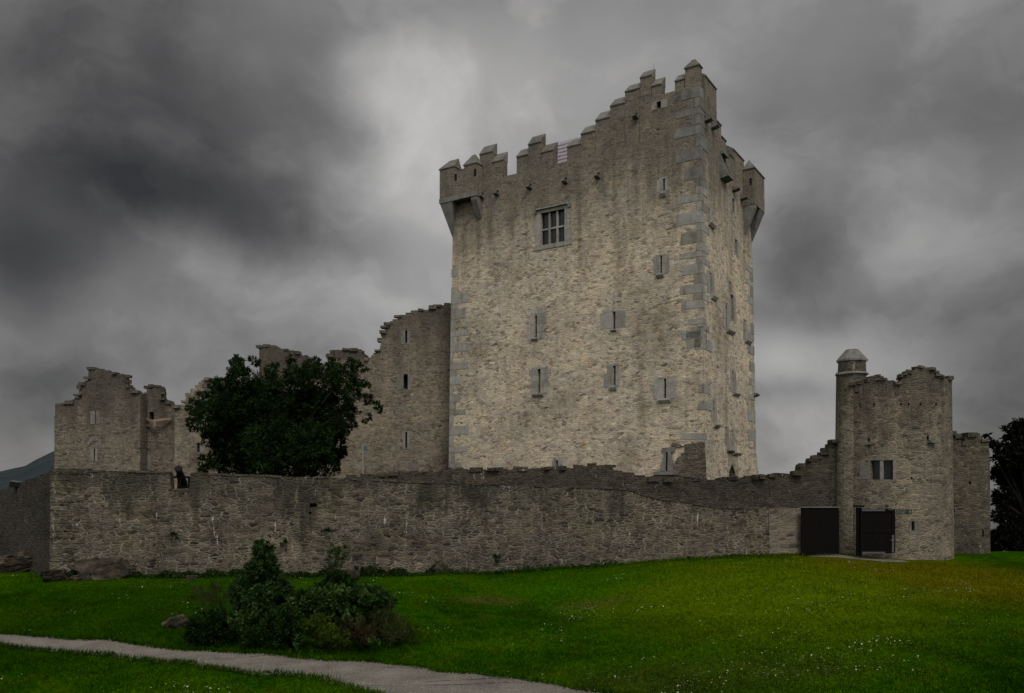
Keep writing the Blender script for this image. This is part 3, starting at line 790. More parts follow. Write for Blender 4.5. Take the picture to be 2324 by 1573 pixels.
for a, z0_, z1_ in ((0, 3.0, 8.2),):
    q = [RP.P(rF(3.0) - .38, 3.0, .42), RP.P(rB + .38, 3.0, .42), RP.P(rB, 8.4, .012), RP.P(rF(8.4) - .02, 8.4, .012)]
DRa = DR[0] - .3; DRb = DR[2] + .3
bt = lambda z: .012 + .40 * (8.4 - z) / 5.4
for a0, a1 in ((-.3, DRa), (DRb, rB + .02)):
    lo_ = a0 if a0 > 0 else -.36
    hi_ = a1 if a1 < rB else rB + .36
    mbp.hexa([RP.P(lo_, 3.0, bt(3.0)), RP.P(hi_, 3.0, bt(3.0)), RP.P(a1, 8.4, .012), RP.P(max(a0, .05) if a0 < 0 else a0, 8.4, .012)],
             [RP.P(lo_, 3.0, -.3), RP.P(hi_, 3.0, -.3), RP.P(a1, 8.4, -.3), RP.P(max(a0, .05) if a0 < 0 else a0, 8.4, -.3)])
mbp.build('battered_foot', M_keep, keep)
wb = MB(); a0, z0_, a1, z1_ = op7
for sg in (-1, 1):
    pts = [(a0 - .42, z0_), (a0 - .01, z0_), (a0 - .01, z1_), (a0 - .2, z1_)] if sg < 0 else [(a1 + .01, z0_), (a1 + .36, z0_), (a1 + .12, z1_), (a1 + .01, z1_)]
    wb.hexa([PF.P(a, z, .06) for a, z in pts], [PF.P(a, z, -.2) for a, z in pts])
pblock(wb, PF, a0 - .45, a1 + .3, z1_ + .004, z1_ + .28, .06)
ws = wb.build('arrow_slit', M_quoin_dk, keep)
wb = MB(); pblock(wb, PF, a0, a1, z0_, z1_, .034); wb.build('opening', M_void, ws)
wb = MB(); prism(wb, PF, a0 - .75, a1 + .75, [(-.1, z0_), (.16, z0_ - .06), (.14, z0_ - .24), (-.1, z0_ - .26)]); wb.build('sill', M_quoin_dk, ws)

# battlements -------------------------------------------------
def merlon(pl, a0, a1, zb, zl, zr, th=.6, par=None, mat=None, tilt=None, corner=False):
    mb = MB()
    prism(mb, pl, a0, a1, [(0, zb), (0, zl), (-th, zl), (-th, zb)])
    o = mb.build('merlon', mat or M_parapet, par or keep)
    cm = MB(); e = .05
    prism(cm, pl, a0 - e * .3, a1 + e * .3, [(e, zl + .004), (e + .02, zl + .07), (-th + .02, zr), (-th - .03, zr), (-th - .03, zl + .004)])
    cm.build('coping', M_cope, o)
    return o
def fz(x, y): return FP.hit(*Z1(x, y))
def mer_img(xl, xr, ylip_l, yrid_r, zb, th=.6, par=None):
    """front merlon from its left lip corner and right ridge end in the picture"""
    a1, zl = fz(xl, ylip_l); a0, _ = FP.hit(*Z1(xr, ylip_l - (xr - xl) * .16), off=0)
    zr = FP.hit(*Z1(xr, yrid_r), off=-th)[1]
    return merlon(FP, a0, a1, zb, zl, zr, th, par)
# crenel bottoms are the wall head at 27.2
merl = [(333, 412, 697, 630), (413, 480, 746, 682), (568, 640, 713, 652), (642, 722, 635, 567), (724, 800, 686, 620)]
for xl, xr, yl, yr in merl: mer_img(xl, xr, yl, yr, ZT)
stepz = []
for xl, xr, yl, yr in [(888, 974, 650, 588), (976, 1067, 568, 502), (1069, 1160, 482, 412), (1162, 1254, 392, 325), (1256, 1348, 300, 237)]:
    mer_img(xl, xr, yl, yr, ZT, .75)
ZC = FP.hit(*Z1(1540, 296))[1]
a1c = fz(1350, 330)[0]
cb = MB()
h9 = top_holes[0]
outC = [(sR(ZT), ZT), (a1c, ZT), (a1c, ZC), (sR(ZC), ZC)]
face(cb, FP, outC, top_holes, 0, .4)
for p4 in (([(a1c, ZT), (a1c, ZC)]), ([(sR(ZT), ZT), (sR(ZC), ZC)])):
    (a, z), (b, y) = p4; cb.poly([FP.P(a, z), FP.P(b, y), FP.P(b, y, -1.0), FP.P(a, z, -1.0)], [(0, z), (0, y), (1, y), (1, z)])
cb.poly([FP.P(a1c, ZC), FP.P(sR(ZC), ZC), FP.P(sR(ZC), ZC, -1), FP.P(a1c, ZC, -1)])
cb.poly([FP.P(a1c, ZT, -1), FP.P(sR(ZT), ZT, -1), FP.P(sR(ZC), ZC, -1), FP.P(a1c, ZC, -1)])
cb.build('cap_house_wall', M_parapet, keep)
mer_img(1352, 1423, 212, 155, ZC, .6)
mer_img(1425, 1487, 264, 207, ZC, .6)
mer_img(1572, 1632, 232, 180, ZC, .6)
# hipped corner pinnacle
def pinnacle(pl, a0, a1, o0, o1, zb, zl, zp, par, name='corner_pinnacle'):
    mb = MB(); mb.hexa([pl.P(a, zb, o) for a, o in ((a0, o0), (a1, o0), (a1, o1), (a0, o1))], [pl.P(a, zl, o) for a, o in ((a0, o0), (a1, o0), (a1, o1), (a0, o1))])
    o_ = mb.build(name, M_parapet, par)
    cm = MB(); e = .06
    base = [pl.P(a, zl + .004, o) for a, o in ((a0 - e, o0 + e), (a1 + e, o0 + e), (a1 + e, o1 - e), (a0 - e, o1 - e))]
    lip = [p + Vector((0, 0, .07)) for p in base]
    am, om = (a0 + a1) / 2, (o0 + o1) / 2; da = (a1 - a0) * .12
    r0, r1 = pl.P(am - da, zp, om - .05), pl.P(am + da, zp, om - .05)
    cm.poly(base[::-1])
    for i in range(4): cm.poly([base[i], base[(i + 1) % 4], lip[(i + 1) % 4], lip[i]])
    cm.poly([lip[0], lip[1], r1, r0]); cm.poly([lip[1], lip[2], r1]); cm.poly([lip[2], lip[3], r0, r1]); cm.poly([lip[3], lip[0], r0])
    cm.build('coping', M_cope, o_)
    return o_
apn, zpn = fz(1637, 150)
zpk = FP.hit(*Z1(1672, 106), off=-.5)[1]
RPIN = RP.hit(*Z6(317, 126))[0]
pinnacle(FP, sR(zpn), apn, 0, -max(.5, RPIN), ZC + .002, zpn, zpk, keep)
# right-hand parapet, stepping down from the corner
def rz(x, y, off=0): return RP.hit(*Z6(x, y), off)
def mer_r(x0, x1, ytop, zb, th=.6, drop=.42):
    a0 = rz(x0, ytop)[0]; a1, zt = rz(x1, ytop + (x1 - x0) * .97); a0, zt0 = rz(x0, ytop)
    z = (zt + zt0) / 2
    merlon(RP, a0, a1, zb, z - drop * .5, z + .25, th)
    return a0, a1, z
ra = 1.0
e0 = rz(340, 200); e1 = rz(431, 243)
mbx = MB(); prism(mbx, RP, ra + .004, e1[0], [(0, ZT), (0, ZC), (-.9, ZC), (-.9, ZT)]); mbx.build('cap_house_wall', M_parapet, keep)
merlon(RP, max(rz(341, 175)[0], 1.15), e1[0], ZC, e1[1] - .1, e1[1] + .4, .6)
s1_ = rz(433, 470); s2_ = rz(465, 503); s3_ = rz(466, 580); s4_ = rz(500, 615)
merlon(RP, e1[0] + .003, s2_[0], ZT, s2_[1] - .1, s2_[1] + .3, .6)
merlon(RP, s2_[0] + .003, s4_[0], ZT, s4_[1] - .1, s4_[1] + .3, .6)
f1, f2, f3 = rz(524, 705), rz(552, 740), rz(628, 755)
zlow = rz(590, 775)[1]
merlon(RP, f1[0], f2[0], ZT, zlow - .1, zlow + .25, .6)
merlon(RP, f2[0] + .003, f3[0], ZT, f3[1] - .1, f3[1] + .4, .6)
# water spouts and projecting stones
def spout(pl, a, z, w=.34, h=.17, out=.38):
    mb = MB(); prism(mb, pl, a - w / 2, a + w / 2, [(-.1, z + h / 2), (out, z + h / 2 - .05), (out + .01, z), (out * .55, z - h / 2), (-.1, z - h * .75)])
    o = mb.build('water_spout', M_quoin_dk, keep)
    hb = MB(); pblock(hb, pl, a - .08, a + .08, z + h / 2 + .02, z + h / 2 + .24, .006); hb.build('spout_hole', M_void, o)
for x, y in ((352, 962), (447, 945), (655, 905), (880, 868), (1087, 836), (1327, 458)):
    a, z = fz(x, y); spout(FP, a, z)
for x, y in ((352, 472), (400, 520), (552, 968), (608, 1030)):
    a, z = rz(x, y); spout(RP, a, z, .5, .17, .45)
# hooded box opening on the right parapet
a, z = rz(478, 885); a2, z2 = rz(478, 735)
mb = MB()
prism(mb, RP, a - .55, a + .55, [(-.1, z + .1), (.55, z + .08), (.55, z - .06), (-.1, z - .2)])
for k in (-.5, .42):
    prism(mb, RP, a + k, a + k + .09, [(.0, z + .1), (.5, z + .1), (.06, z2), (.0, z2)])
prism(mb, RP, a - .5, a + .5, [(-.1, z2 + .25), (.25, z2 + .2), (.25, z2 + .05), (-.1, z2)])
gb = mb.build('box_machicolation', M_quoin_dk, keep)
mb = MB(); pblock(mb, RP, a - .38, a + .38, z + .12, z2 - .02, .008); mb.build('opening', M_void, gb)

a, z = RP.hit(*Z7(648, 878)); mb = MB(); prism(mb, RP, WID - .35, WID + .42, [(-.1, z + .1), (.26, z + .08), (.26, z), (.1, z - .12), (-.1, z - .14)]); mb.build('corbel', M_quoin_dk, keep)
# corner bartizans --------------------------------------------
def stone_box(name, pts_lo, pts_hi, mat, par):
    mb = MB(); mb.hexa(pts_lo, pts_hi); return mb.build(name, mat, par)
def bartizan_left():
    off = .72
    q = Plane(C0, (-NR[0], -NR[1]), NF, LF, Z0K)
    aR = q.hit(*Z1(312, 900), off=off)[0]; aLft = q.hit(*Z1(79, 900), off=off)[0]
    zbt = q.hit(*Z1(190, 978), off=off)[1]; zcr = q.hit(*Z1(200, 788), off=off)[1]
    zl1 = q.hit(*Z1(80, 792), off=off)[1]; zr1 = q.hit(*Z1(165, 722), off=off - .5)[1]
    zl2 = q.hit(*Z1(235, 765), off=off)[1]; zr2 = q.hit(*Z1(290, 690), off=off - .5)[1]
    bk = -2.2
    foot = lambda z: [q.P(a, z, o) for a, o in ((aR, off), (aLft, off), (aLft, bk), (aR, bk))]
    mb = MB(); mb.hexa(foot(zbt), foot(zcr))
    b = mb.build('bartizan', M_parapet, keep, label='left corner turret on corbels')
    mb = MB(); prism(mb, q, aR - .03, aLft + .03, [(off + .03, zbt + .33), (off + .03, zbt - .005), (off - .3, zbt - .006), (off - .3, zbt + .33)]); mb.build('corbel_course', M_quoin_dk, b)
    # windows and merlons
    for x, y in ((181, 835), (304, 805)):
        a, z = q.hit(*Z1(x, y), off=off); mb = MB(); pblock(mb, q, a - .11, a + .11, z - .27, z + .25, off + .006, -off + .3); mb.build('gun_loop', M_void, b)
    a1 = q.hit(*Z1(170, 780), off=off)[0]; a2 = q.hit(*Z1(234, 770), off=off)[0]
    for s0, s1, zl, zr, hip in ((a1, aLft, zl1, zr1, 0), (aR, a2, zl2, zr2, 1)):
        mb = MB(); lo_, hi_ = zcr + .003, zl
        mb.hexa([q.P(a, lo_, o) for a, o in ((s0, off), (s1, off), (s1, off - .8), (s0, off - .8))], [q.P(a, hi_, o) for a, o in ((s0, off), (s1, off), (s1, off - .8), (s0, off - .8))])
        mo = mb.build('merlon', M_parapet, b)
        cm = MB(); e = .06; rr0, rr1 = (s0 + .5, s1 - .3) if hip else (s0 + .02, s1 - .45)
        B_ = [q.P(a, zl + .004, o) for a, o in ((s0 - e, off + e), (s1 + e, off + e), (s1 + e, off - .86), (s0 - e, off - .86))]
        T_ = [p + Vector((0, 0, .07)) for p in B_]; r0, r1 = q.P(rr0, zr, off - .6), q.P(rr1, zr, off - .6)
        cm.poly(B_)
        for i in range(4): cm.poly([B_[i], B_[(i + 1) % 4], T_[(i + 1) % 4], T_[i]])
        cm.poly([T_[0], T_[1], r1, r0]); cm.poly([T_[1], T_[2], r1]); cm.poly([T_[2], T_[3], r0, r1]); cm.poly([T_[3], T_[0], r0])
        cm.build('coping', M_cope, b)
    # corner corbel running down to the arris, and the right-hand bracket
    zlow = FP.hit(1026, Z1(0, 1215)[1])[1]
    mb = MB(); sl = sL(zbt); top = zbt - .012
    w = 1.15
    mb.hexa([q.P(sL(zlow) - .05, zlow, .02), q.P(sL(zlow) + .02, zlow, .02), q.P(sL(zlow) + .02, zlow, -.1), q.P(sL(zlow) - .05, zlow, -.1)],
            [q.P(aLft - w, top, off - .02), q.P(aLft - .02, top, off - .02), q.P(aLft - .02, top, -1.2), q.P(aLft - w, top, -1.2)])
    mb.build('corbel', M_quoin_dk, b)
    mb = MB(); zl_ = FP.hit(*Z1(320, 1105))[1]
    prism(mb, q, aR + .02, aR + .5, [(-.1, top), (off - .03, top), (off - .05, top - .22), (.30, top - .9), (.02, zl_), (-.1, zl_)])
    mb.build('corbel', M_quoin_dk, b)
bartizan_left()
def bartizan_right():
    p = .82
    a0 = RP.hit(*Z6(622, 900))[0]; a1 = RP.hit(*Z6(776, 1000), off=p)[0]
    zbt = RP.hit(*Z6(705, 1062), off=p)[1]; zl = RP.hit(*Z6(705, 812), off=p)[1]; zp = RP.hit(*Z6(668, 754), off=p * .4)[1]
    zcr = zl - .75
    bk = -1.4
    foot = lambda z: [RP.P(a, z, o) for a, o in ((a0, p), (a1, p), (a1, bk), (a0, bk))]
    mb = MB(); mb.hexa(foot(zbt), foot(zcr)); b = mb.build('bartizan', M_parapet, keep, label='right corner turret on corbels')
    am = a0 + 1.0
    mb = MB(); mb.hexa([RP.P(a, zcr + .003, o) for a, o in ((a0, p), (a1, p), (a1, p - .8), (a0, p - .8))], [RP.P(a, zl, o) for a, o in ((a0, p), (a1, p), (a1, p - .8), (a0, p - .8))])
    mb.build('merlon', M_parapet, b)
    e = .06; cm = MB()
    B_ = [RP.P(a, zl + .004, o) for a, o in ((a0 - e, p + e), (a1 + e, p + e), (a1 + e, p - .86), (a0 - e, p - .86))]; T_ = [q + Vector((0, 0, .07)) for q in B_]
    r0, r1 = RP.P(a0 + .45, zp, p - .5), RP.P(a1 - .35, zp, p - .5)
    cm.poly(B_)
    for i in range(4): cm.poly([B_[i], B_[(i + 1) % 4], T_[(i + 1) % 4], T_[i]])
    cm.poly([T_[0], T_[1], r1, r0]); cm.poly([T_[1], T_[2], r1]); cm.poly([T_[2], T_[3], r0, r1]); cm.poly([T_[3], T_[0], r0])
    cm.build('coping', M_cope, b)
    zlow = RP.hit(*Z6(700, 1350))[1]; top = zbt - .012
    mb = MB()
    mb.hexa([RP.P(WID - .05, zlow, .02), RP.P(WID + .03, zlow, .02), RP.P(WID + .03, zlow, -.1), RP.P(WID - .05, zlow, -.1)],
            [RP.P(a1 - 1.2, top, p - .02), RP.P(a1 - .02, top, p - .02), RP.P(a1 - .02, top, -1.0), RP.P(a1 - 1.2, top, -1.0)])
    mb.build('corbel', M_quoin_dk, b)
    mb = MB(); zl_ = RP.hit(*Z6(640, 1290))[1]
    prism(mb, RP, a0 + .03, a0 + .5, [(-.1, top), (p - .03, top), (p - .05, top - .25), (.02, zl_), (-.1, zl_)]); mb.build('corbel', M_quoin_dk, b)
    a, z = RP.hit(*Z6(690, 885), off=p); mb = MB()
    nf = Plane((RP.P(a0, 0, 0).x, RP.P(a0, 0, 0).y), NR, NF, 0)
    mb.hexa([RP.P(a0 - .006, zz, o) for zz, o in ((z - .25, p - .2), (z - .25, p - .36), (z + .25, p - .36), (z + .25, p - .2))], [RP.P(a0 + .3, zz, o) for zz, o in ((z - .25, p - .2), (z - .25, p - .36), (z + .25, p - .36), (z + .25, p - .2))])
    mb.build('gun_loop', M_void, b)
bartizan_right()
# slate roof seen between merlons
sr0, sr1 = fz(905, 640)[0] - 4.0, fz(632, 640)[0]
mb = MB(); zr_ = FP.hit(*Z1(850, 612), off=-4.2)[1]
nrow = 12
for i in range(nrow):
    o0, o1 = -1.3 - 2.9 * i / nrow, -1.3 - 2.9 * (i + 1) / nrow; z0_, z1_ = 26.6 + (zr_ - 26.6) * i / nrow, 26.6 + (zr_ - 26.6) * (i + 1) / nrow
    n = 9
    for k in range(n):
        a, b = sr0 + (sr1 - sr0) * k / n, sr0 + (sr1 - sr0) * (k + 1) / n; dz = random.uniform(0, .02)
        mb.hexa([FP.P(a, z0_ + .03 + dz, o0 + .06), FP.P(b - .02, z0_ + .03 + dz, o0 + .06), FP.P(b - .02, z1_ + dz, o1), FP.P(a, z1_ + dz, o1)],
                [FP.P(a, z0_ - .03, o0 + .05), FP.P(b - .02, z0_ - .03, o0 + .05), FP.P(b - .02, z1_ - .1, o1), FP.P(a, z1_ - .1, o1)])
mb.hexa([FP.P(sr0, zr_ - .08, -4.2), FP.P(sr1, zr_ - .08, -4.2), FP.P(sr1, 26.6, -7.0), FP.P(sr0, 26.6, -7.0)], [FP.P(sr0, zr_ - .2, -4.2), FP.P(sr1, zr_ - .2, -4.2), FP.P(sr1, 26.4, -7.0), FP.P(sr0, 26.4, -7.0)])
mb.build('roof', M_slate, keep)
a, z = FP.hit(*Z1(1433, 160), off=-.6)
mb = MB(); mb.tube([FP.P(a, z - .5, -.72), FP.P(a, z + .55, -.72)], [.02, .012], 6); mb.build('lightning_rod', M_post, keep)

# ------------------------------------------------------------------ ruined barrack range
ruin = empty('ruined_barracks', at(560, 1100, 63), label='long roofless brown rubble barrack range with broken gables behind the yew', cat='ruin')
def prof(pl, pts): return [pl.hit(u, v) for u, v in pts]
def ragwall(name, pl, pts, mat, par, zb, holes=(), thick=1.0, sd=1, amp=.09, ls=.5, label=None, left=None, right=None, step=(.18, .5)):
    t = prof(pl, pts)
    top = ragged(t, step, amp, sd)
    outer = [(t[0][0], zb)] + top + [(t[-1][0], zb)]
    mb = MB(); slab(mb, pl, outer[::-1], holes, 0, thick)
    if ls: loose(mb, pl, t, thick, sd, ls)
    return mb.build(name, mat, par, label=label) if par is not None else mb.build(name, mat)
ZA = lambda x, y: (103.8 + .18168 * x, 816.8 + .18168 * y)
P1 = frontal(62.5)
GW = [(125, 918), (137, 918.5), (152, 914), (169, 911), (178, 902), (180, 879), (186, 872), (195, 862), (200, 858), (200.5, 839), (211, 835), (222, 839), (249, 846), (276, 850), (279, 856), (280, 868), (296, 882), (310, 892), (318, 898)]
hs = []
def RS(pl, lst, Z, op, sur, sill=None, glass=False, style='slabs', mat=None):
    f = lambda q: rect(pl, *Z(q[0], q[1]), *Z(q[2], q[3]))
    lst.append(slit(pl, ruin, f(op), f(sur), f(sill) if sill else None, mat=mat or M_ruinfr, style=style, name='window', glass=glass, depth=.6))
RS(P1, hs, ZA, (613, 640, 626, 795), (555, 640, 678, 800))
RS(P1, hs, ZA, (602, 1110, 618, 1255), (560, 1095, 645, 1260))
ragwall('gable_wall', P1, GW, M_ruin, ruin, 3.0, hs, 1.1, 11)
rnd_ = random.Random(3)
z = 4.0
while z < 11.0:
    h = rnd_.uniform(.3, .5); s_ = P1.hit(125, 918)[0]; w = rnd_.uniform(.5, 1.0)
    mb = MB(); mb.hexa([P1.P(a, q, .02) for a, q in ((s_ - .05, z), (s_ + w, z), (s_ + w, z + h - .02), (s_ - .05, z + h - .02))], [P1.P(a, q, -.5) for a, q in ((s_ - .05, z), (s_ + w, z), (s_ + w, z + h - .02), (s_ - .05, z + h - .02))]); mb.build('quoin', M_ruin, ruin); z += h
P2 = frontal(63.9)
hs = []
RS(P2, hs, ZA, (1243, 1185, 1258, 1362), (1180, 1182, 1312, 1366))
hs2 = rect(P2, *ZA(1290, 650), *ZA(1350, 745)); hs.append(hole_of(hs2))
ragwall('recessed_wall', P2, [(312, 896), (325, 896), (332, 893), (333.5, 875.5), (364.5, 877), (365.5, 905), (376, 907.5), (385, 914), (386.5, 924), (402, 924)], M_ruin, ruin, 3.0, hs, 1.0, 12, amp=.05)
mb = MB(); s0_, z0_, s1_, z1_ = hs2; mb.poly([P2.P(a, z, -.5) for a, z in ((s0_ - .05, z0_ - .05), (s1_ + .05, z0_ - .05), (s1_ + .05, z1_ + .05), (s0_ - .05, z1_ + .05))]); mb.build('opening', M_void, ruin)
P3 = frontal(62.8)
ZB = lambda x, y: (726.8 + .27274 * x, 678.4 + .27274 * y)     # crop (1050, 980), scale 2.538
hs = []
RS(P3, hs, ZB, (706, 262, 724, 365), (668, 256, 748, 378))
RS(P3, hs, ZB, (690, 628, 727, 748), (636, 626, 752, 756))
RS(P3, hs, ZB, (706, 1108, 721, 1238), (684, 1104, 744, 1252))
RS(P3, hs, ZB, (70, 1150, 98, 1200), (40, 1146, 126, 1206))
f_ = lambda q: rect(P3, *ZA(q[0], q[1]), *ZA(q[2], q[3]))
hs.append(slit(P3, ruin, f_((1890, 1040, 1925, 1150)), f_((1860, 1032, 1990, 1156)), None, mat=M_ruinfr, style='slabs', name='window', depth=.6))
RWp = [(396, 925), (413, 918), (422, 902), (434, 886), (448, 873), (462, 864), (487, 858), (513, 866), (540, 880), (580, 890), (640, 880), (700, 870), (720, 850), (735, 838), (742, 828), (760, 820), (800, 818), (829, 817), (842, 812), (850, 801), (861, 793), (865, 770), (868, 755), (872, 753), (874.5, 738), (886, 731), (899, 720), (918, 711), (935, 708), (950, 704), (968, 701), (985, 697), (1000, 692), (1016, 689), (1055, 684)]
ragwall('range_wall', P3, RWp, M_wing, ruin, 3.0, hs, 1.1, 13, ls=.42)
# relieving arches of thin stones over blocked openings
def arch_mark(pl, u, v, w, h, par):
    s_, z = pl.hit(u, v); mb = MB(); n = 13
    for i in range(n):
        t = math.pi * (.12 + .76 * i / (n - 1)); c, s2 = math.cos(t), math.sin(t)
        a0, zz0 = s_ + c * w * .72, z + s2 * h * .55; a1, zz1 = s_ + c * w, z + s2 * h
        ta, tz = -s2 * .055, c * .055
        q = [(a0 - ta, zz0 - tz), (a0 + ta, zz0 + tz), (a1 + ta, zz1 + tz), (a1 - ta, zz1 - tz)]
        mb.hexa([pl.P(a, y, .02) for a, y in q], [pl.P(a, y, -.1) for a, y in q])
    return mb.build('relieving_arch', M_ruinfr, par)
arch_mark(P3, *ZB(712, 975), 1.0, .62, ruin); arch_mark(P3, *ZB(712, 1440), 1.05, .75, ruin); arch_mark(P1, *ZA(612, 1090), .62, .85, ruin)
s_, z = P3.hit(*ZB(712, 1440)); mb = MB(); pblock(mb, P3, s_ - .7, s_ + .7, z - .28, z + .12, .006, jit=.03); mb.build('blocked_opening', M_plinth, ruin)
s_, z = P3.hit(*ZB(712, 1462)); 
P4 = frontal(71.0)
ragwall('rear_wall', P4, [(588, 787), (600, 786), (610, 783), (628, 787), (650, 795), (672, 799), (682, 806), (690, 808), (700, 812), (712, 815), (722, 824), (738, 832)], M_ruin, ruin, 3.0, (), 1.2, 14)
P5 = frontal(68.0)
ragwall('rear_wall', P5, [(744, 815), (749, 812), (749, 800), (760, 797), (775, 793), (800, 794), (818, 796), (823, 803), (829, 812), (838, 816)], M_ruin, ruin, 3.0, (), 1.2, 15, ls=.3)
# new timber balcony rail lodged across the recess
tim = empty('timber_platform', P2.P(P2.hit(360, 955)[0], P2.hit(360, 955)[1], .3), label='pale timber rail frame lodged below the small chimney of the ruin', cat='platform')
def beam(name, p, q, t, mat, par):
    p, q = Vector(p), Vector(q); d = (q - p); L = d.length; d.normalize()
    a = d.cross(Vector((0, 0, 1))); a = a.normalized() if a.length > .01 else Vector((1, 0, 0)); b = a.cross(d)
    mb = MB(); c = lambda o, s1, s2: o + a * s1 * t + b * s2 * t
    mb.hexa([c(p, -1, -1), c(p, 1, -1), c(p, 1, 1), c(p, -1, 1)], [c(q, -1, -1), c(q, 1, -1), c(q, 1, 1), c(q, -1, 1)])
    return mb.build(name, mat, par)
pt = lambda x, y, off: P2.P(P2.hit(*ZA(x, y), off=off)[0], P2.hit(*ZA(x, y), off=off)[1], off)
beam('rail', pt(1330, 762, .9), pt(1566, 732, .25), .075, M_newtim, tim)
beam('rail', pt(1240, 735, .1), pt(1335, 765, .92), .07, M_newtim, tim)
beam('post', pt(1368, 762, .8), pt(1368, 830, .8), .06, M_newtim, tim)
beam('rail', pt(1250, 815, .1), pt(1372, 828, .82), .05, M_newtim, tim)

# slim post with a small blue notice against the wing
pst = empty('signpost', at(823.5, 1068, 60.5), label='slim grey post with a small blue notice against the barrack wall', cat='post')
mb = MB(); q = at(823, 1075, 60.5); mb.tube([q, at(823, 1008, 60.5)], [.05, .05], 8); mb.build('pole', M_post, pst)
mb = MB(); q = at(829, 1018, 60.45); mb.box(q, (.22, .03, .3)); mb.build('notice', M_blue, pst)

# ------------------------------------------------------------------ front curtain wall
dW = (WALL_B - WALL_A); dW.z = 0; dW.normalize()
CW = Plane((WALL_A.x, WALL_A.y), (dW.x, dW.y), (dW.y, -dW.x), .012, 1.2)
curt = empty('curtain_wall', (WALL_A + WALL_B) / 2 - Vector((0, 0, 4)), label='long dark mossy rubble curtain wall along the top of the lawn', cat='wall')
CT = [(118, 1068), (160, 1068), (230, 1069), (290, 1069.5), (340, 1071), (384, 1073.5), (388, 1111.5), (429, 1111.5), (432, 1076), (470, 1076), (530, 1078), (600, 1080), (680, 1082.5), (780, 1086), (900, 1091), (1000, 1095), (1100, 1098), (1200, 1102), (1300, 1105), (1390, 1108), (1425, 1110.5), (1440, 1117), (1470, 1125), (1500, 1132.5), (1540, 1138), (1600, 1147), (1650, 1152), (1720, 1153), (1817, 1151.5)]
t = prof(CW, CT)
rnd_ = random.Random(21); top = []
for (a, z), (b, y) in zip(t, t[1:]):
    top.append((a, z))
    n = int(abs(b - a) / .6)
    for i in range(1, n): top.append((a + (b - a) * i / n, z + (y - z) * i / n + rnd_.uniform(-.035, .035)))
top.append(t[-1])
holes = []
for u0, v0, u1, v1 in ((1558, 1263, 1568, 1273), (1015 * .692 + 0, 1142, 1038 * .692 + 0, 1151), (701, 1161, 706, 1167)):
    holes.append(hole_of(rect(CW, u0, v0, u1, v1)))
outer = [(t[0][0] - .05, .2)] + top + [(t[-1][0], .2)]
mb = MB(); slab(mb, CW, outer[::-1], holes, 0, .65, .6)
mb.build('wall', M_curt, curt)
mb = MB()
# paler rebuilt end of the wall beside the gate
pa = CW.hit(1744, 1200)[0]; pt_ = [CW.hit(1744, 1152.6), CW.hit(1780, 1152), CW.hit(1816, 1151.4)]
em = MB(); slab(em, CW, [(pa, .3), (t[-1][0] + .035, .3), (t[-1][0] + .035, pt_[2][1] - .02), (pt_[1][0], pt_[1][1] - .05), (pa, pt_[0][1] - .03)], (), .05, .73); em.build('wall_end', M_pier, curt)
# flat bedded cope stones
for (a, z), (b, y) in zip(top, top[1:]):
    if abs(y - z) > .3 or abs(b - a) < .15: continue
    w = b - a
    if rnd_.random() < .8: mb.hexa([CW.P(a + .02, z - .05, .05 + rnd_.uniform(-.04, .03)), CW.P(b - .02, y - .05, .05 + rnd_.uniform(-.04, .03)), CW.P(b - .02, y - .05, -.68), CW.P(a + .02, z - .05, -.68)],
                                  [CW.P(a + .03, z + .05 + rnd_.uniform(-.03, .03), .03), CW.P(b - .03, y + .05 + rnd_.uniform(-.03, .03), .03), CW.P(b - .03, y + .05, -.65), CW.P(a + .03, z + .05, -.65)])
mb.build('cope_stones', M_bawn, curt)
rw = Vector((-.75, .66)).normalized()
RW = Plane((CW.P(-.05, 1.2).x, CW.P(-.05, 1.2).y), (rw.x, rw.y), (-rw.y * 1, rw.x * 1) if (-rw.y * 0 + rw.x * -1) > 0 else (-rw.y, rw.x), .02, 1.2)
if RW.n.y > 0: RW.n = -RW.n
rt = prof(RW, [(117.5, 1068.5), (105, 1073), (80, 1082), (55, 1092), (30, 1103), (0, 1113), (-40, 1126), (-110, 1146)])
rt[0] = (0.0, t[0][1])
tp = ragged(rt, (.4, .8), .05, 8)
mb = MB(); slab(mb, RW, [(0.0, .2)] + tp + [(rt[-1][0], .2)], (), 0, 1.2); mb.build('return_wall', M_ret, curt)
# corner stones of the curtain
z = .9
while z < 6.3:
    mb = MB()
    h = rnd_.uniform(.22, .42); l = rnd_.uniform(.7, 1.9)
    pblock(mb, CW, -.085, l, z, z + h - .03, .03 + rnd_.uniform(0, .03), .3, .02); z += h
    mb.build('quoin', M_curt, curt)

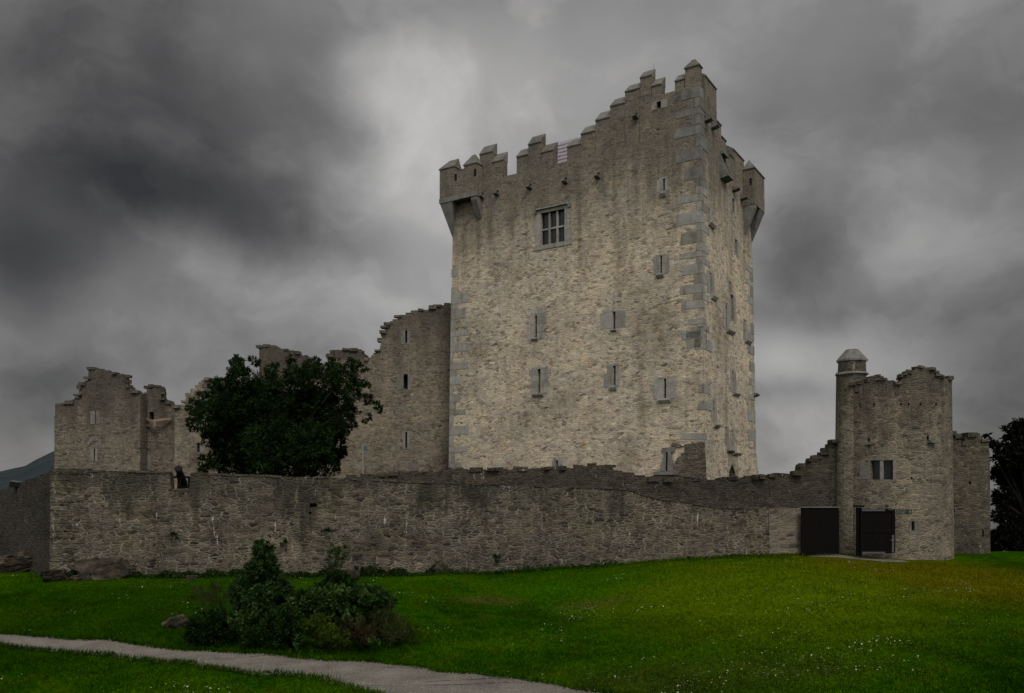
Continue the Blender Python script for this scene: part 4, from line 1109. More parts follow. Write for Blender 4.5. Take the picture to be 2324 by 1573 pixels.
# floodlight on the return wall
fl_ = empty('floodlight', RW.P(*RW.hit(38, 1108)), label='small black floodlight perched on the dark return wall', cat='floodlight')
s_, z = RW.hit(38, 1111); mb = MB(); c_f = RW.P(s_, z + .30, .05)
mb.hexa([c_f + Vector((-.28, -.16, -.16)), c_f + Vector((.24, -.16, -.16)), c_f + Vector((.24, .16, -.16)), c_f + Vector((-.28, .16, -.16))],
        [c_f + Vector((-.20, -.2, .14)), c_f + Vector((.26, -.2, .06)), c_f + Vector((.26, .18, .10)), c_f + Vector((-.20, .18, .18))]); mb.build('housing', M_gun, fl_)
mb = MB(); mb.tube([c_f + Vector((0, 0, -.4)), c_f + Vector((0, 0, -.15))], [.05, .05], 8); mb.build('bracket', M_gun, fl_)
mb = MB(); mb.hexa([c_f + Vector((-.22, -.215, .15)), c_f + Vector((.28, -.215, .07)), c_f + Vector((.28, .2, .105)), c_f + Vector((-.22, .2, .185))],
                   [c_f + Vector((-.22, -.215, .175)), c_f + Vector((.28, -.215, .095)), c_f + Vector((.28, .2, .13)), c_f + Vector((-.22, .2, .21))]); mb.build('visor', M_iron, fl_)

# cannon in the embrasure
s_e, z_e = CW.hit(410, 1111.5)
pm_ = MB(); pm_.hexa([CW.P(a, .4, o) for a, o in ((s_e - 1.6, -.66), (s_e + 1.6, -.66), (s_e + 1.6, -3.2), (s_e - 1.6, -3.2))], [CW.P(a, z_e, o) for a, o in ((s_e - 1.6, -.66), (s_e + 1.6, -.66), (s_e + 1.6, -3.2), (s_e - 1.6, -3.2))]); pm_.build('gun_platform', M_ret, curt)
cb_ = CW.P(s_e + .04, z_e, -.9)
gun = empty('cannon', cb_, label='black cannon on its carriage aiming up from the wall embrasure', cat='cannon')
breech, muz = at(414, 1096, 43.1), at(404.7, 1063.5, 41.9)
ax = (muz - breech).normalized(); L = (muz - breech).length
mb = MB()
stn = [(-.42, .03), (-.40, .07), (-.34, .07), (-.30, .04), (-.25, .05), (-.22, .19), (-.15, .23), (-.05, .235), (.02, .225), (.04, .245), (.08, .245), (.10, .215), (.45, .195), (.48, .215), (.52, .215), (.55, .185), (.82, .15), (.86, .145), (.90, .16), (.95, .185), (1.0, .19)]
mb.tube([breech + ax * (L * k) for k, _ in stn], [r for _, r in stn], 18, caps=True)
brl = mb.build('barrel', M_gun, gun, smooth=True)
mb = MB(); mb.tube([muz + ax * .004, muz + ax * .006], [.095, .09], 14); mb.build('muzzle_bore', M_void, brl)
side = ax.cross(Vector((0, 0, 1))).normalized()
tr = breech + ax * (L * .42)
mb = MB(); mb.tube([tr - side * .38, tr + side * .38], [.06, .06], 10); mb.build('trunnion', M_gun, brl)
fw = Vector((ax.x, ax.y, 0)).normalized(); zb = z_e + .05
for k in (-.25, .17):
    o = Vector((cb_.x, cb_.y, 0)) + side * k
    pr = [(.55, zb + .05), (.55, tr.z + .02), (.2, tr.z + .02), (.0, tr.z - .16), (-.3, tr.z - .28), (-.7, tr.z - .4), (-.7, zb + .05)]
    mb = MB(); A_ = [o + fw * a + Vector((0, 0, z)) for a, z in pr]; B_ = [p + side * .09 for p in A_]
    mb.poly(A_); mb.poly(B_)
    for i in range(len(pr)): mb.poly([A_[i], A_[(i + 1) % len(pr)], B_[(i + 1) % len(pr)], B_[i]])
    mb.build('carriage_cheek', M_wood, gun)
mb = MB()
for a in (.42, -.5):
    o = Vector((cb_.x, cb_.y, zb + .08)) + fw * a; mb.tube([o - side * .33, o + side * .33], [.06, .06], 8)
mb.build('axle', M_wood, gun)
for a in (.42, -.5):
    for k in (-.31, .31):
        o = Vector((cb_.x, cb_.y, zb + .10)) + fw * a + side * k; mb = MB(); mb.tube([o - side * .05, o + side * .05], [.15, .15], 14); mb.build('wheel', M_wood, gun)

# ------------------------------------------------------------------ inner bawn wall
BWP = frontal(48.2)
bawn = None
bp_ = [(770, 1090), (782, 1084), (830, 1080), (880, 1076), (925, 1073.5), (985, 1071), (1012, 1068), (1016, 1063), (1030, 1066), (1100, 1066), (1180, 1064), (1250, 1063), (1300, 1061), (1330, 1057), (1354, 1056), (1386, 1058), (1396, 1068), (1420, 1074), (1446, 1082), (1499, 1089), (1550, 1088.5), (1603, 1087.5), (1682, 1085), (1726, 1082), (1748, 1080), (1787, 1076), (1810, 1074), (1816, 1062), (1826, 1057), (1839, 1051), (1846, 1043), (1855, 1037), (1868, 1031), (1879, 1024), (1884, 1010), (1893, 1002), (1905, 996)]
bo = ragwall('bawn_wall', BWP, bp_, M_bawn, None, .8, (), 1.0, 31, amp=.055, ls=.45)
tag(bo, 'low dark ragged inner wall between the keep and the gate tower', 'wall')

# ------------------------------------------------------------------ round gate tower
GD = 48.6
gc = at(2024, 1264, GD); gc = Vector((gc.x, gc.y, 0))
GA, GB_, GN = 3.16, 3.0, 2.35
def gpt(t, z, off=0.0, lean=.012):
    c, s2 = math.cos(t), math.sin(t); k = -lean * (z - 1.5)
    return Vector((gc.x + (GA + k + off) * math.copysign(abs(c) ** (2 / GN), c), gc.y + (GB_ + k + off) * math.copysign(abs(s2) ** (2 / GN), s2), z))
def gth(u):
    """angle on the tower front whose point is seen at picture column u"""
    ts = np.linspace(math.pi * 1.0, math.pi * 2.0, 1600); us = np.array([(lambda p: U0 + FOC * p.x / p.y)(gpt(t, 4)) for t in ts])
    return float(ts[int(np.argmin(np.abs(us - u)))])
def gz(t, v): p = gpt(t, 4); return EYE + (VH - v) / FOC * p.y
ZG = lambda x, y: (1855.1 + .15403 * x, 761.4 + .15403 * y)        # crop (2680, 1100), scale 4.494
ZH = lambda x, y: (1730.5 + .41807 * x, 692.2 + .41807 * y)        # crop (2500, 1000), scale 1.6557
gate = empty('gate_tower', (gc.x, gc.y, 1.6), label='round grey-brown rubble gate tower with a capped stair turret', cat='tower')
topP = [(1890, 880), (1925, 875), (1962, 866), (1975, 859), (1992, 858), (1999, 860), (2004, 866), (2010, 868.5), (2043, 868), (2045, 858), (2050, 852), (2062, 845), (2072, 840), (2080, 834), (2098, 832.5), (2112, 836), (2125, 838), (2127, 844), (2133, 851), (2142, 855), (2156, 858)]
wins = []
def gw(u0, v0, u1, v1):
    t0, t1 = gth(u0), gth(u1); tm = (t0 + t1) / 2; wins.append((t0, t1, gz(tm, v1), gz(tm, v0))); return wins[-1]
w2 = gw(*ZH(583, 843), *ZH(706, 948))
slw = gw(*ZH(806, 1176), *ZH(822, 1224))
puts = [gw(*ZG(603, 1005), *ZG(622, 1070)), gw(*ZG(808, 985), *ZG(832, 1050))] + [gw(*ZG(x - 13, 990), *ZG(x + 13, 1033)) for x in (1232, 1345, 1525, 1760)]
puts += [gw(*ZH(566, 722), *ZH(579, 740)), gw(*ZH(893, 708), *ZH(906, 736)), gw(*ZH(804, 932), *ZH(812, 946)), gw(*ZG(480, 815), *ZG(510, 845)), gw(*ZG(530, 830), *ZG(585, 858))]
rnd_ = random.Random(8)
thetas = set(np.linspace(0, 2 * math.pi, 97)[:-1].tolist()); 
for w in wins: thetas |= {w[0], w[1]}
thetas = sorted(thetas)
th2 = [thetas[0]]
for t_ in thetas[1:]:
    th2.append(t_)
thetas = th2
zmin = .6
zl = set(np.linspace(zmin, 9.6, 26).tolist())
for w in wins: zl |= {w[2], w[3]}
zl = sorted(zl)
tu = [gth(u) for u, _ in topP]; tz = [gz(gth(u), v) for u, v in topP]
o_ = np.argsort(tu); tu = np.array(tu)[o_]; tz = np.array(tz)[o_]
def ztop(t):
    if math.pi <= t <= 2 * math.pi: return float(np.interp(t, tu, tz))
    return 12.0 + .5 * math.sin(5 * t)
mb = MB(); arc = 3.3
zmaxl = max(zl)
for i in range(len(thetas)):
    t0, t1 = thetas[i], thetas[(i + 1) % len(thetas)]
    if t1 <= t0: t1 += 2 * math.pi
    if t1 - t0 < 1e-5: continue
    zt = ztop((t0 + t1) / 2 % (2 * math.pi)) + rnd_.uniform(-.07, .07)
    zs = [q for q in zl if q < zt - .05] + [zt]
    for a, b in zip(zs, zs[1:]):
        tm, zm = (t0 + t1) / 2, (a + b) / 2
        inside = any(w[0] - 1e-6 < tm < w[1] + 1e-6 and w[2] < zm < w[3] for w in wins)
        if inside: continue
        mb.poly([gpt(t0, a), gpt(t1, a), gpt(t1, b), gpt(t0, b)], [(t0 * arc, a), (t1 * arc, a), (t1 * arc, b), (t0 * arc, b)])
    mb.poly([gpt(t0, zt), gpt(t1, zt), gpt(t1, zt, -.9), gpt(t0, zt, -.9)])
    mb.poly([gpt(t0, zt, -.9), gpt(t1, zt, -.9), gpt(t1, zmin, -.9), gpt(t0, zmin, -.9)], [(t0 * arc, zt), (t1 * arc, zt), (t1 * arc, zmin), (t0 * arc, zmin)])
    nt = ztop(thetas[(i + 1) % len(thetas)] % (2 * math.pi)) + .0
    mb.poly([gpt(t1, zt - .6), gpt(t1, zt), gpt(t1, zt, -.9), gpt(t1, zt - .6, -.9)])
for (t0, t1, a, b) in wins:
    for (p, q) in (((t0, a), (t1, a)), ((t1, a), (t1, b)), ((t1, b), (t0, b)), ((t0, b), (t0, a))):
        mb.poly([gpt(*p), gpt(*q), gpt(*q, -.4), gpt(*p, -.4)])
# loose stones on the broken head
for i in range(90):
    t_ = rnd_.uniform(math.pi * 1.02, math.pi * 1.98); z_ = ztop(t_); p = gpt(t_, z_, -rnd_.uniform(0, .5))
    mb.box((p.x, p.y, z_ + rnd_.uniform(-.06, .06)), (rnd_.uniform(.25, .5), rnd_.uniform(.2, .4), rnd_.uniform(.1, .2)), rnd_.uniform(0, 3), .03)
gwall = mb.build('wall', M_gate, gate)
def gback(w, mat, name, par):
    mb = MB(); n = 4
    for k in range(n):
        a, b = w[0] + (w[1] - w[0]) * k / n, w[0] + (w[1] - w[0]) * (k + 1) / n
        mb.poly([gpt(a, w[2], -.34), gpt(b, w[2], -.34), gpt(b, w[3], -.34), gpt(a, w[3], -.34)])
    return mb.build(name, mat, par)
for w in puts: gback(w, M_void, 'putlog_hole', gate)
def gblock(mb, t0, t1, z0_, z1_, proud, back=-.1):
    mb.hexa([gpt(t0, z0_, proud), gpt(t1, z0_, proud), gpt(t1, z1_, proud), gpt(t0, z1_, proud)], [gpt(t0, z0_, back), gpt(t1, z0_, back), gpt(t1, z1_, back), gpt(t0, z1_, back)])
mb = MB(); dt = .05
tl = gth(ZH(527, 900)[0]); trr = gth(ZH(724, 900)[0])
gblock(mb, tl, w2[0] - .002, w2[2] + .02, w2[3] - .1, .03); gblock(mb, w2[1] + .002, trr, w2[2], w2[3] + .02, .03)
gblock(mb, w2[0] - .06, w2[1] + .03, w2[3] + .005, w2[3] + .14, .05); gblock(mb, w2[0] - .05, w2[1] + .05, w2[2] - .12, w2[2] - .004, .07)
wo = mb.build('window', M_ruinfr, gate, label='two-light stone window above the gate')
tm0, tm1 = gth(ZH(634, 900)[0]), gth(ZH(653, 900)[0])
mb = MB(); gblock(mb, tm0, tm1, w2[2], w2[3], -.03, -.3); mb.build('mullion', M_ruinfr, wo)
gback(w2, M_glass, 'pane', wo)
mb = MB(); tl, trr = gth(ZH(795, 1200)[0]), gth(ZH(858, 1200)[0])
gblock(mb, tl, slw[0] - .002, slw[2] - .05, slw[3], .025); gblock(mb, slw[1] + .002, trr, slw[2] - .05, slw[3] + .03, .025); gblock(mb, tl + .02, trr - .03, slw[3] + .034, slw[3] + .15, .022); gblock(mb, slw[0] - .03, slw[1] + .06, slw[2] - .22, slw[2] - .054, .024)
so = mb.build('arrow_slit', M_ruinfr, gate); gback(slw, M_void, 'opening', so)
# projecting stones
for x, y in ((575, 752), (915, 742)):
    t_ = gth(ZH(x, y)[0]); z_ = gz(t_, ZH(x, y)[1]); mb = MB(); gblock(mb, t_ - .06, t_ + .07, z_ - .07, z_ + .06, .32); mb.build('corbel', M_quoin_dk, gate)
# stair turret
tc = at(1932.5, 900, 48.05); RT = .81
def turret():
    stp = [(861, 0), ]
    zt_ = lambda v: EYE + (VH - v) / FOC * 46.6
    prf = [(.6, RT * 1.12), (zt_(960), RT * 1.03), (zt_(900), RT * 1.0), (zt_(850), RT * .97), (zt_(842), RT * .97), (zt_(814), RT * .93)]
    mb = MB(); seg = 28
    for (z0_, r0), (z1_, r1) in zip(prf, prf[1:]):
        for k in range(seg):
            a, b = 2 * math.pi * k / seg, 2 * math.pi * (k + 1) / seg
            P_ = lambda t_, r, z: (tc.x + r * math.cos(t_), tc.y + r * math.sin(t_), z)
            mb.poly([P_(a, r0, z0_), P_(b, r0, z0_), P_(b, r1, z1_), P_(a, r1, z1_)], [(a * .85, z0_), (b * .85, z0_), (b * .85, z1_), (a * .85, z1_)])
    o = mb.build('stair_turret', M_gate, gate)
    def ring(name, mat, pts, seg=14, ph=0.1, jit=0):
        mb = MB(); rn = random.Random(4)
        R_ = [[(tc.x + r * math.cos(ph + 2 * math.pi * k / seg), tc.y + r * math.sin(ph + 2 * math.pi * k / seg), z + (rn.uniform(-jit, jit))) for k in range(seg)] for z, r in pts]
        for a, b in zip(R_, R_[1:]):
            for k in range(seg): mb.poly([a[k], a[(k + 1) % seg], b[(k + 1) % seg], b[k]])
        mb.poly(R_[0][::-1]); mb.poly(R_[-1]); return mb.build(name, mat, o)
    ring('string_course', M_quoin_dk, [(zt_(847), RT * .95), (zt_(843), RT * 1.14), (zt_(840), RT * 1.10), (zt_(838), RT * .94)], 22, 0, .015)
    ring('cap', M_cope, [(zt_(813.5), RT * .9), (zt_(813), RT * 1.09), (zt_(809), RT * 1.09), (zt_(784), RT * .42)], 7, .35)
turret()

# black timber gate leaves
def leaf(u0, v0, u1, v1, D, name_label, straps, twist=0.0, drop=0.0):
    a, b = at(u0, v1, D), at(u1, v1, D); ztp = at(u0, v0, D).z
    root = empty('timber_gate', (a + b) / 2, label=name_label, cat='gate')
    w = (b - a).length; n = max(5, int(w / .19)); mb = MB()
    c, s2 = math.cos(twist), math.sin(twist)
    def P_(x, z, o): return Vector((a.x + x * c + o * s2, a.y + x * s2 - o * c, z))
    rn = random.Random(int(u0))
    for i in range(n):
        x0, x1 = w * i / n + .004, w * (i + 1) / n - .004; o = rn.uniform(0, .008)
        mb.hexa([P_(x0, a.z + .03, o), P_(x1, a.z + .03, o), P_(x1, ztp, o), P_(x0, ztp, o)], [P_(x0, a.z + .03, -.06), P_(x1, a.z + .03, -.06), P_(x1, ztp, -.06), P_(x0, ztp, -.06)])
    mb.build('planks', M_wood, root)
    fm_ = MB(); B = lambda x0, x1, z0_, z1_, o=.05: fm_.hexa([P_(x0, z0_, o), P_(x1, z0_, o), P_(x1, z1_, o), P_(x0, z1_, o)], [P_(x0, z0_, .012), P_(x1, z0_, .012), P_(x1, z1_, .012), P_(x0, z1_, .012)])
    H = ztp - a.z
    if straps:
        B(0, .16, a.z + .05, ztp); B(w - .16, w, a.z + .05, ztp); B(.163, w - .163, ztp - .16, ztp - .01, .048); B(.163, w - .163, a.z + H * .47, a.z + H * .54, .048); B(.163, w - .163, a.z + .06, a.z + .22, .048)
        fm_.hexa([P_(.3, a.z + .24, .045), P_(.5, a.z + .24, .045), P_(1.0, a.z + H * .46, .045), P_(.8, a.z + H * .46, .045)], [P_(.3, a.z + .24, .012), P_(.5, a.z + .24, .012), P_(1.0, a.z + H * .46, .012), P_(.8, a.z + H * .46, .012)])
        fm_.build('frame', M_wood, root)
        for x0, x1, z0_, z1_ in ((.06, w * .70, ztp - .13, ztp - .03), (.06, w * .70, a.z + .02, a.z + .12), (w * .80, w * .96, ztp - .07, ztp - .03), (w * .90, w * .96, a.z + .08, a.z + H * .42)):
            mb = MB(); mb.hexa([P_(x0, z0_, .075), P_(x1, z0_, .075), P_(x1, z1_, .075), P_(x0, z1_, .075)], [P_(x0, z0_, .052), P_(x1, z0_, .052), P_(x1, z1_, .052), P_(x0, z1_, .052)]); mb.build('strap', M_iron, root)
        mb = MB(); mb.tube([P_(w * .86, a.z + H * .30, .1), P_(w * .92, a.z + H * .30, .1)], [.045, .045], 8); mb.build('latch', M_iron, root)
    else:
        B(0, w, ztp - .01, ztp + .035, .07)
        fm_.build('top_rail', M_quoin_dk, root)
    return root
leaf(1817, 1151.5, 1903.5, 1258, 45.6, 'plain black plank gate leaf closing the gap beside the curtain wall', False)
leaf(1952, 1154.5, 2030, 1257, 44.95, 'black gate leaf with grey iron straps standing open against the tower', True, .0)
# hanging post behind the open leaf
mb = MB(); p = at(1949, 1262, 45.1); q = at(1949, 1152, 45.1); mb.box(((p.x + q.x) / 2, p.y + .05, (p.z + q.z) / 2), (.22, .2, q.z - p.z)); mb.box((q.x, q.y + .05, q.z + .08), (.5, .3, .1))
tag(mb.build('gate_post', M_wood), 'black hanging post with a short cap beside the strapped gate leaf', 'post')
# small arrow sign
sg = empty('direction_sign', at(2050, 1161.5, 45.0), label='small dark arrow sign with pale lettering right of the open gate', cat='sign')
a, b = at(2034, 1167, 45.0), at(2069, 1156, 45.0)
mb = MB(); mb.box(((a.x + b.x) / 2, 45.0, (a.z + b.z) / 2), (b.x - a.x, .03, b.z - a.z)); mb.build('board', M_sign, sg)
def text(body, x, z, size, par, name='lettering'):
    cu = bpy.data.curves.new(name, 'FONT'); cu.body = body; cu.size = size; cu.extrude = .002
    o = bpy.data.objects.new(name, cu); col.objects.link(o); cu.materials.append(M_letter)
    bpy.context.view_layer.update()
    me = bpy.data.meshes.new_from_object(o.evaluated_get(bpy.context.evaluated_depsgraph_get())); bpy.data.objects.remove(o); o = bpy.data.objects.new(name, me); col.objects.link(o)
    o.rotation_euler = (R(90), 0, 0); o.location = Vector((x, 44.98, z)) - par.location; o.parent = par
text("Ross Castle", a.x + .04, a.z + .155, .095, sg); text("for Castle", a.x + .04, a.z + .05, .095, sg)
mb = MB(); ay = (a.z + b.z) / 2; x1 = b.x - .05
mb.box((x1 - .08, 44.98, ay), (.15, .006, .022))
for sgn in (-1, 1): mb.hexa([Vector((x1, 44.979, ay)), Vector((x1 - .02, 44.979, ay)), Vector((x1 - .085, 44.979, ay + sgn * .075)), Vector((x1 - .06, 44.979, ay + sgn * .085))], [Vector((x1, 44.976, ay)), Vector((x1 - .02, 44.976, ay)), Vector((x1 - .085, 44.976, ay + sgn * .075)), Vector((x1 - .06, 44.976, ay + sgn * .085))])
mb.build('arrow', M_letter, sg)

# ------------------------------------------------------------------ flank wall right of the gate tower
FLK = frontal(50.2, .006)
flp = [(2135, 984), (2153, 983), (2164, 984), (2170, 992), (2175, 996), (2180, 1004), (2189, 1008), (2189.5, 988), (2205, 987), (2227, 984), (2230, 996), (2240, 1003), (2243, 1012), (2246, 1040)]
hs = []
flank = empty('flank_tower', at(2200, 1258, 50.2), label='ragged-topped dark square flank tower right of the round gate tower', cat='tower')
for q in ((2198, 1092, 2203, 1100), (2228, 1203, 2232, 1218), (2160, 1155, 2166, 1162)):
    r_ = rect(FLK, *q[:2], *q[2:]); hs.append(hole_of(r_)); mb = MB(); s0_, z0_, s1_, z1_ = r_
    mb.poly([FLK.P(a, z, -.45) for a, z in ((s0_ - .03, z0_ - .03), (s1_ + .03, z0_ - .03), (s1_ + .03, z1_ + .03), (s0_ - .03, z1_ + .03))]); mb.build('putlog_hole', M_void, flank)
ragwall('wall', FLK, flp, M_flank, flank, .6, hs, 3.2, 41, ls=.35)

# ------------------------------------------------------------------ foliage
def leaf_mesh(name, pts, dirs, length, width, tints, mat, parent=None, fold=.25, rs=1, **kw):
    rng = np.random.default_rng(rs); n = len(pts)
    d = dirs / np.maximum(np.linalg.norm(dirs, axis=1, keepdims=True), 1e-6)
    r = rng.normal(size=(n, 3)); s_ = np.cross(d, r); s_ /= np.maximum(np.linalg.norm(s_, axis=1, keepdims=True), 1e-6)
    nn = np.cross(d, s_)
    L = (length * rng.uniform(.6, 1.35, n))[:, None]; Wd = (width * rng.uniform(.6, 1.3, n))[:, None]
    v = np.stack([pts, pts + d * L * .5 + s_ * Wd * .5 + nn * Wd * fold, pts + d * L, pts + d * L * .5 - s_ * Wd * .5 + nn * Wd * fold], 1).reshape(-1, 3)
    me = bpy.data.meshes.new(name); me.vertices.add(4 * n); me.vertices.foreach_set('co', v.astype(np.float32).ravel())
    me.loops.add(4 * n); me.loops.foreach_set('vertex_index', np.arange(4 * n, dtype=np.int32))
    me.polygons.add(n); me.polygons.foreach_set('loop_start', np.arange(0, 4 * n, 4, dtype=np.int32)); me.polygons.foreach_set('loop_total', np.full(n, 4, dtype=np.int32))
    me.update(); me.validate()
    at_ = me.attributes.new('tint', 'FLOAT', 'POINT'); at_.data.foreach_set('value', np.repeat(tints, 4).astype(np.float32))
    me.materials.append(mat)
    o = bpy.data.objects.new(name, me); col.objects.link(o)
    if parent is not None: o.parent = parent; o.matrix_parent_inverse = base_matrix(parent).inverted()
    return tag(o, **kw)

def blob_leaves(blobs, dens, rs, up=.2, shell=.35, clump=.13):
    """points and directions through a set of (centre, radii) lobes, gathered in sprays"""
    rng = np.random.default_rng(rs); P_, D_, T_ = [], [], []
    for c, r in blobs:
        r = np.array(r if hasattr(r, '__len__') else (r, r, r), float); c = np.array(c, float)
        n = int(dens * (r[0] * r[2] + r[0] * r[1] + r[1] * r[2]) / 3 * 4)
        k = max(3, n // 14)                                   # sprays
        q = rng.normal(size=(k, 3)); q /= np.linalg.norm(q, axis=1, keepdims=True)
        rad = (rng.uniform(shell ** 3, 1, k) ** (1 / 3)) * rng.uniform(.85, 1.12, k)
        sc = c + q * rad[:, None] * r
        tt = rng.uniform(0, 1, k)
        idx = rng.integers(0, k, n)
        j = rng.normal(size=(n, 3)) * clump * np.minimum(r.min(), .9) 
        P_.append(sc[idx] + j); D_.append(q[idx] * .8 + rng.normal(size=(n, 3)) * .7 + np.array([0, 0, up])); T_.append(np.clip(tt[idx] * .75 + rng.uniform(0, .3, n), 0, 1))
    return np.concatenate(P_), np.concatenate(D_), np.concatenate(T_)

def limbs(base, tips, r0, sd=1):
    rnd = random.Random(sd); mb = MB(); base = Vector(base)
    hh = min(1.6, .45 * (sum(t[2] for t in tips) / len(tips) - base.z)); top = base + Vector((rnd.uniform(-.2, .2), rnd.uniform(-.2, .2), hh))
    mb.tube([base - Vector((0, 0, .3)), base + (top - base) * .5, top], [r0 * 1.25, r0, r0 * .85], 10)
    for t in tips:
        t = Vector(t); m1 = top.lerp(t, .35) + Vector((rnd.uniform(-.2, .2), rnd.uniform(-.2, .2), rnd.uniform(-.1, .2))) * min(1, r0 * 4); m2 = top.lerp(t, .7) + Vector((rnd.uniform(-.2, .2), rnd.uniform(-.2, .2), rnd.uniform(-.1, .2))) * min(1, r0 * 4)
        r = r0 * rnd.uniform(.35, .5); mb.tube([base + (top - base) * rnd.uniform(.5, 1), m1, m2, t], [r, r * .75, r * .45, r * .15], 6)
    return mb

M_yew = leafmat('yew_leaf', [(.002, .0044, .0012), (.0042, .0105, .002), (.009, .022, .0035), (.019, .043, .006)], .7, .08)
M_dktree = leafmat('dark_leaf', [(.002, .003, .002), (.0035, .005, .003), (.007, .010, .005)], .7, .06)
M_holly = leafmat('holly_leaf', [(.004, .010, .003), (.009, .023, .005), (.018, .042, .009), (.034, .07, .017)], .6, .08)
M_bram = leafmat('bramble_leaf', [(.005, .012, .003), (.014, .032, .006), (.028, .058, .012), (.055, .095, .022)], .65, .06)
M_bush = leafmat('round_bush_leaf', [(.003, .008, .002), (.008, .021, .003), (.017, .040, .005)], .7, .05)
M_gold = leafmat('gold_bush_leaf', [(.009, .016, .002), (.028, .045, .004), (.052, .076, .008)], .7, .05)
M_fern = leafmat('dead_fern', [(.010, .008, .004), (.020, .0155, .008), (.038, .028, .016)], .85, .05)
M_fine = leafmat('feathery_leaf', [(.006, .016, .003), (.014, .034, .006), (.03, .056, .014)], .65, .06)
M_dry = leafmat('dry_grass_stem', [(.012, .020, .005), (.026, .034, .009), (.048, .052, .018)], .85, .05)
M_weed = leafmat('weed_leaf', [(.006, .014, .003), (.011, .025, .005), (.02, .038, .008)], .65, .1)

# big dark yew behind the curtain wall
ZY = lambda x, y: (401.5 + .21445 * x, 775.3 + .21445 * y)
YB = [(640, 190, 14), (640, 240, 24), (645, 330, 30), (800, 195, 14), (860, 230, 12), (700, 430, 44), (400, 470, 22), (480, 450, 24), (300, 620, 30), (190, 690, 26), (150, 850, 18), (180, 930, 12), (350, 800, 46), (600, 650, 60), (1000, 310, 24), (1040, 260, 12), (1180, 175, 11), (1220, 230, 16), (1250, 360, 30), (1400, 290, 26), (1480, 190, 9), (1500, 215, 10), (1650, 250, 24), (1850, 250, 22), (1900, 270, 20), (1990, 290, 10), (1750, 400, 42), (1500, 500, 68), (1000, 600, 70), (1850, 550, 28), (2030, 450, 12), (1960, 440, 14), (1880, 460, 22), (2100, 670, 14), (2010, 620, 18), (2170, 695, 8), (2140, 740, 8), (2020, 800, 11), (1990, 840, 8), (1800, 750, 34), (1860, 870, 16), (1780, 930, 18), (1690, 900, 28), (1600, 1010, 20), (1680, 980, 10), (1400, 800, 78), (900, 850, 86), (500, 900, 50), (300, 960, 16), (350, 1020, 28), (600, 1100, 60), (1000, 1100, 78), (1400, 1100, 66), (1580, 1130, 32), (1650, 1220, 18), (1680, 1310, 16), (1690, 1370, 14), (300, 1310, 22), (260, 1220, 12), (270, 1370, 14), (600, 1310, 48), (900, 1320, 56), (1200, 1310, 56), (1500, 1310, 44), (420, 1250, 30)]
rng0 = np.random.default_rng(12)
yew = empty('yew_tree', at(615, 1110, 52.5), label='big dark spreading yew tree rising behind the curtain wall', cat='tree')
blobs = []
for x, y, r in YB:
    u, v = ZY(x, y); rad = max(r * .88 - 4.5, 3.5) * 52 / FOC
    dd = rng0.uniform(-1, 1) * max(0, 2.6 - abs(u - 640) / 120) if r > 20 else rng0.uniform(-.6, .6)
    blobs.append((at(u, v, 52.5 + dd), (rad, min(max(rad, .35), 1.6), rad)))
P_, D_, T_ = blob_leaves(blobs, 620, 3, -.05, .5, .09)
leaf_mesh('crown', P_, D_, .21, .075, T_, M_yew, yew, rs=2)
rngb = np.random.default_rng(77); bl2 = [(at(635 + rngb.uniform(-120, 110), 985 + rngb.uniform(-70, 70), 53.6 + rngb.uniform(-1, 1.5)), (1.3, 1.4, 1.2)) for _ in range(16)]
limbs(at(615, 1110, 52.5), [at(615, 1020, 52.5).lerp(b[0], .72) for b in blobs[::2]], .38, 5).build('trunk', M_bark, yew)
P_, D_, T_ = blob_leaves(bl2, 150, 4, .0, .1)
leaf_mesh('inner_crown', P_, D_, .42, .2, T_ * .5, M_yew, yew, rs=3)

# tree at the right edge, and a lower thicket under it
rt_ = empty('edge_tree', at(2330, 1258, 58), label='dark leafy tree at the right edge beyond the flank tower', cat='tree')
EB = [(2300, 985, 22), (2322, 975, 24), (2345, 985, 30), (2275, 1030, 22), (2310, 1035, 34), (2350, 1040, 40), (2265, 1075, 16), (2300, 1090, 34), (2345, 1100, 44), (2275, 1130, 20), (2320, 1150, 40), (2365, 1160, 45), (2262, 1170, 12), (2290, 1190, 20), (2340, 1210, 44), (2250, 1002, 8), (2240, 985, 5), (2258, 1010, 8), (2380, 1000, 45), (2400, 1100, 50)]
blobs = [(at(u, v, 58 + rng0.uniform(-1.2, 1.2)), r * 58 / FOC) for u, v, r in EB]
P_, D_, T_ = blob_leaves(blobs, 330, 8, .0, .3); leaf_mesh('crown', P_, D_, .32, .16, T_, M_dktree, rt_, rs=5)
limbs(at(2345, 1262, 58), [b[0] for b in blobs], .42, 6).build('trunk', M_bark, rt_)
thk = empty('thicket', at(2300, 1258, 56), label='black undergrowth thicket below the right edge tree', cat='shrub')
blobs = [(at(u, v, 56), (r * 56 / FOC, .7, r * 56 / FOC)) for u, v, r in [(2258, 1238, 14), (2280, 1228, 22), (2305, 1225, 30), (2340, 1225, 34), (2380, 1230, 34), (2265, 1215, 12), (2420, 1230, 36)]]
P_, D_, T_ = blob_leaves(blobs, 500, 9, .1, .1); leaf_mesh('foliage', P_, D_, .26, .14, T_, M_dktree, thk, rs=6)
limbs(at(2310, 1262, 56), [b[0] for b in blobs], .12, 8).build('stems', M_bark, thk)

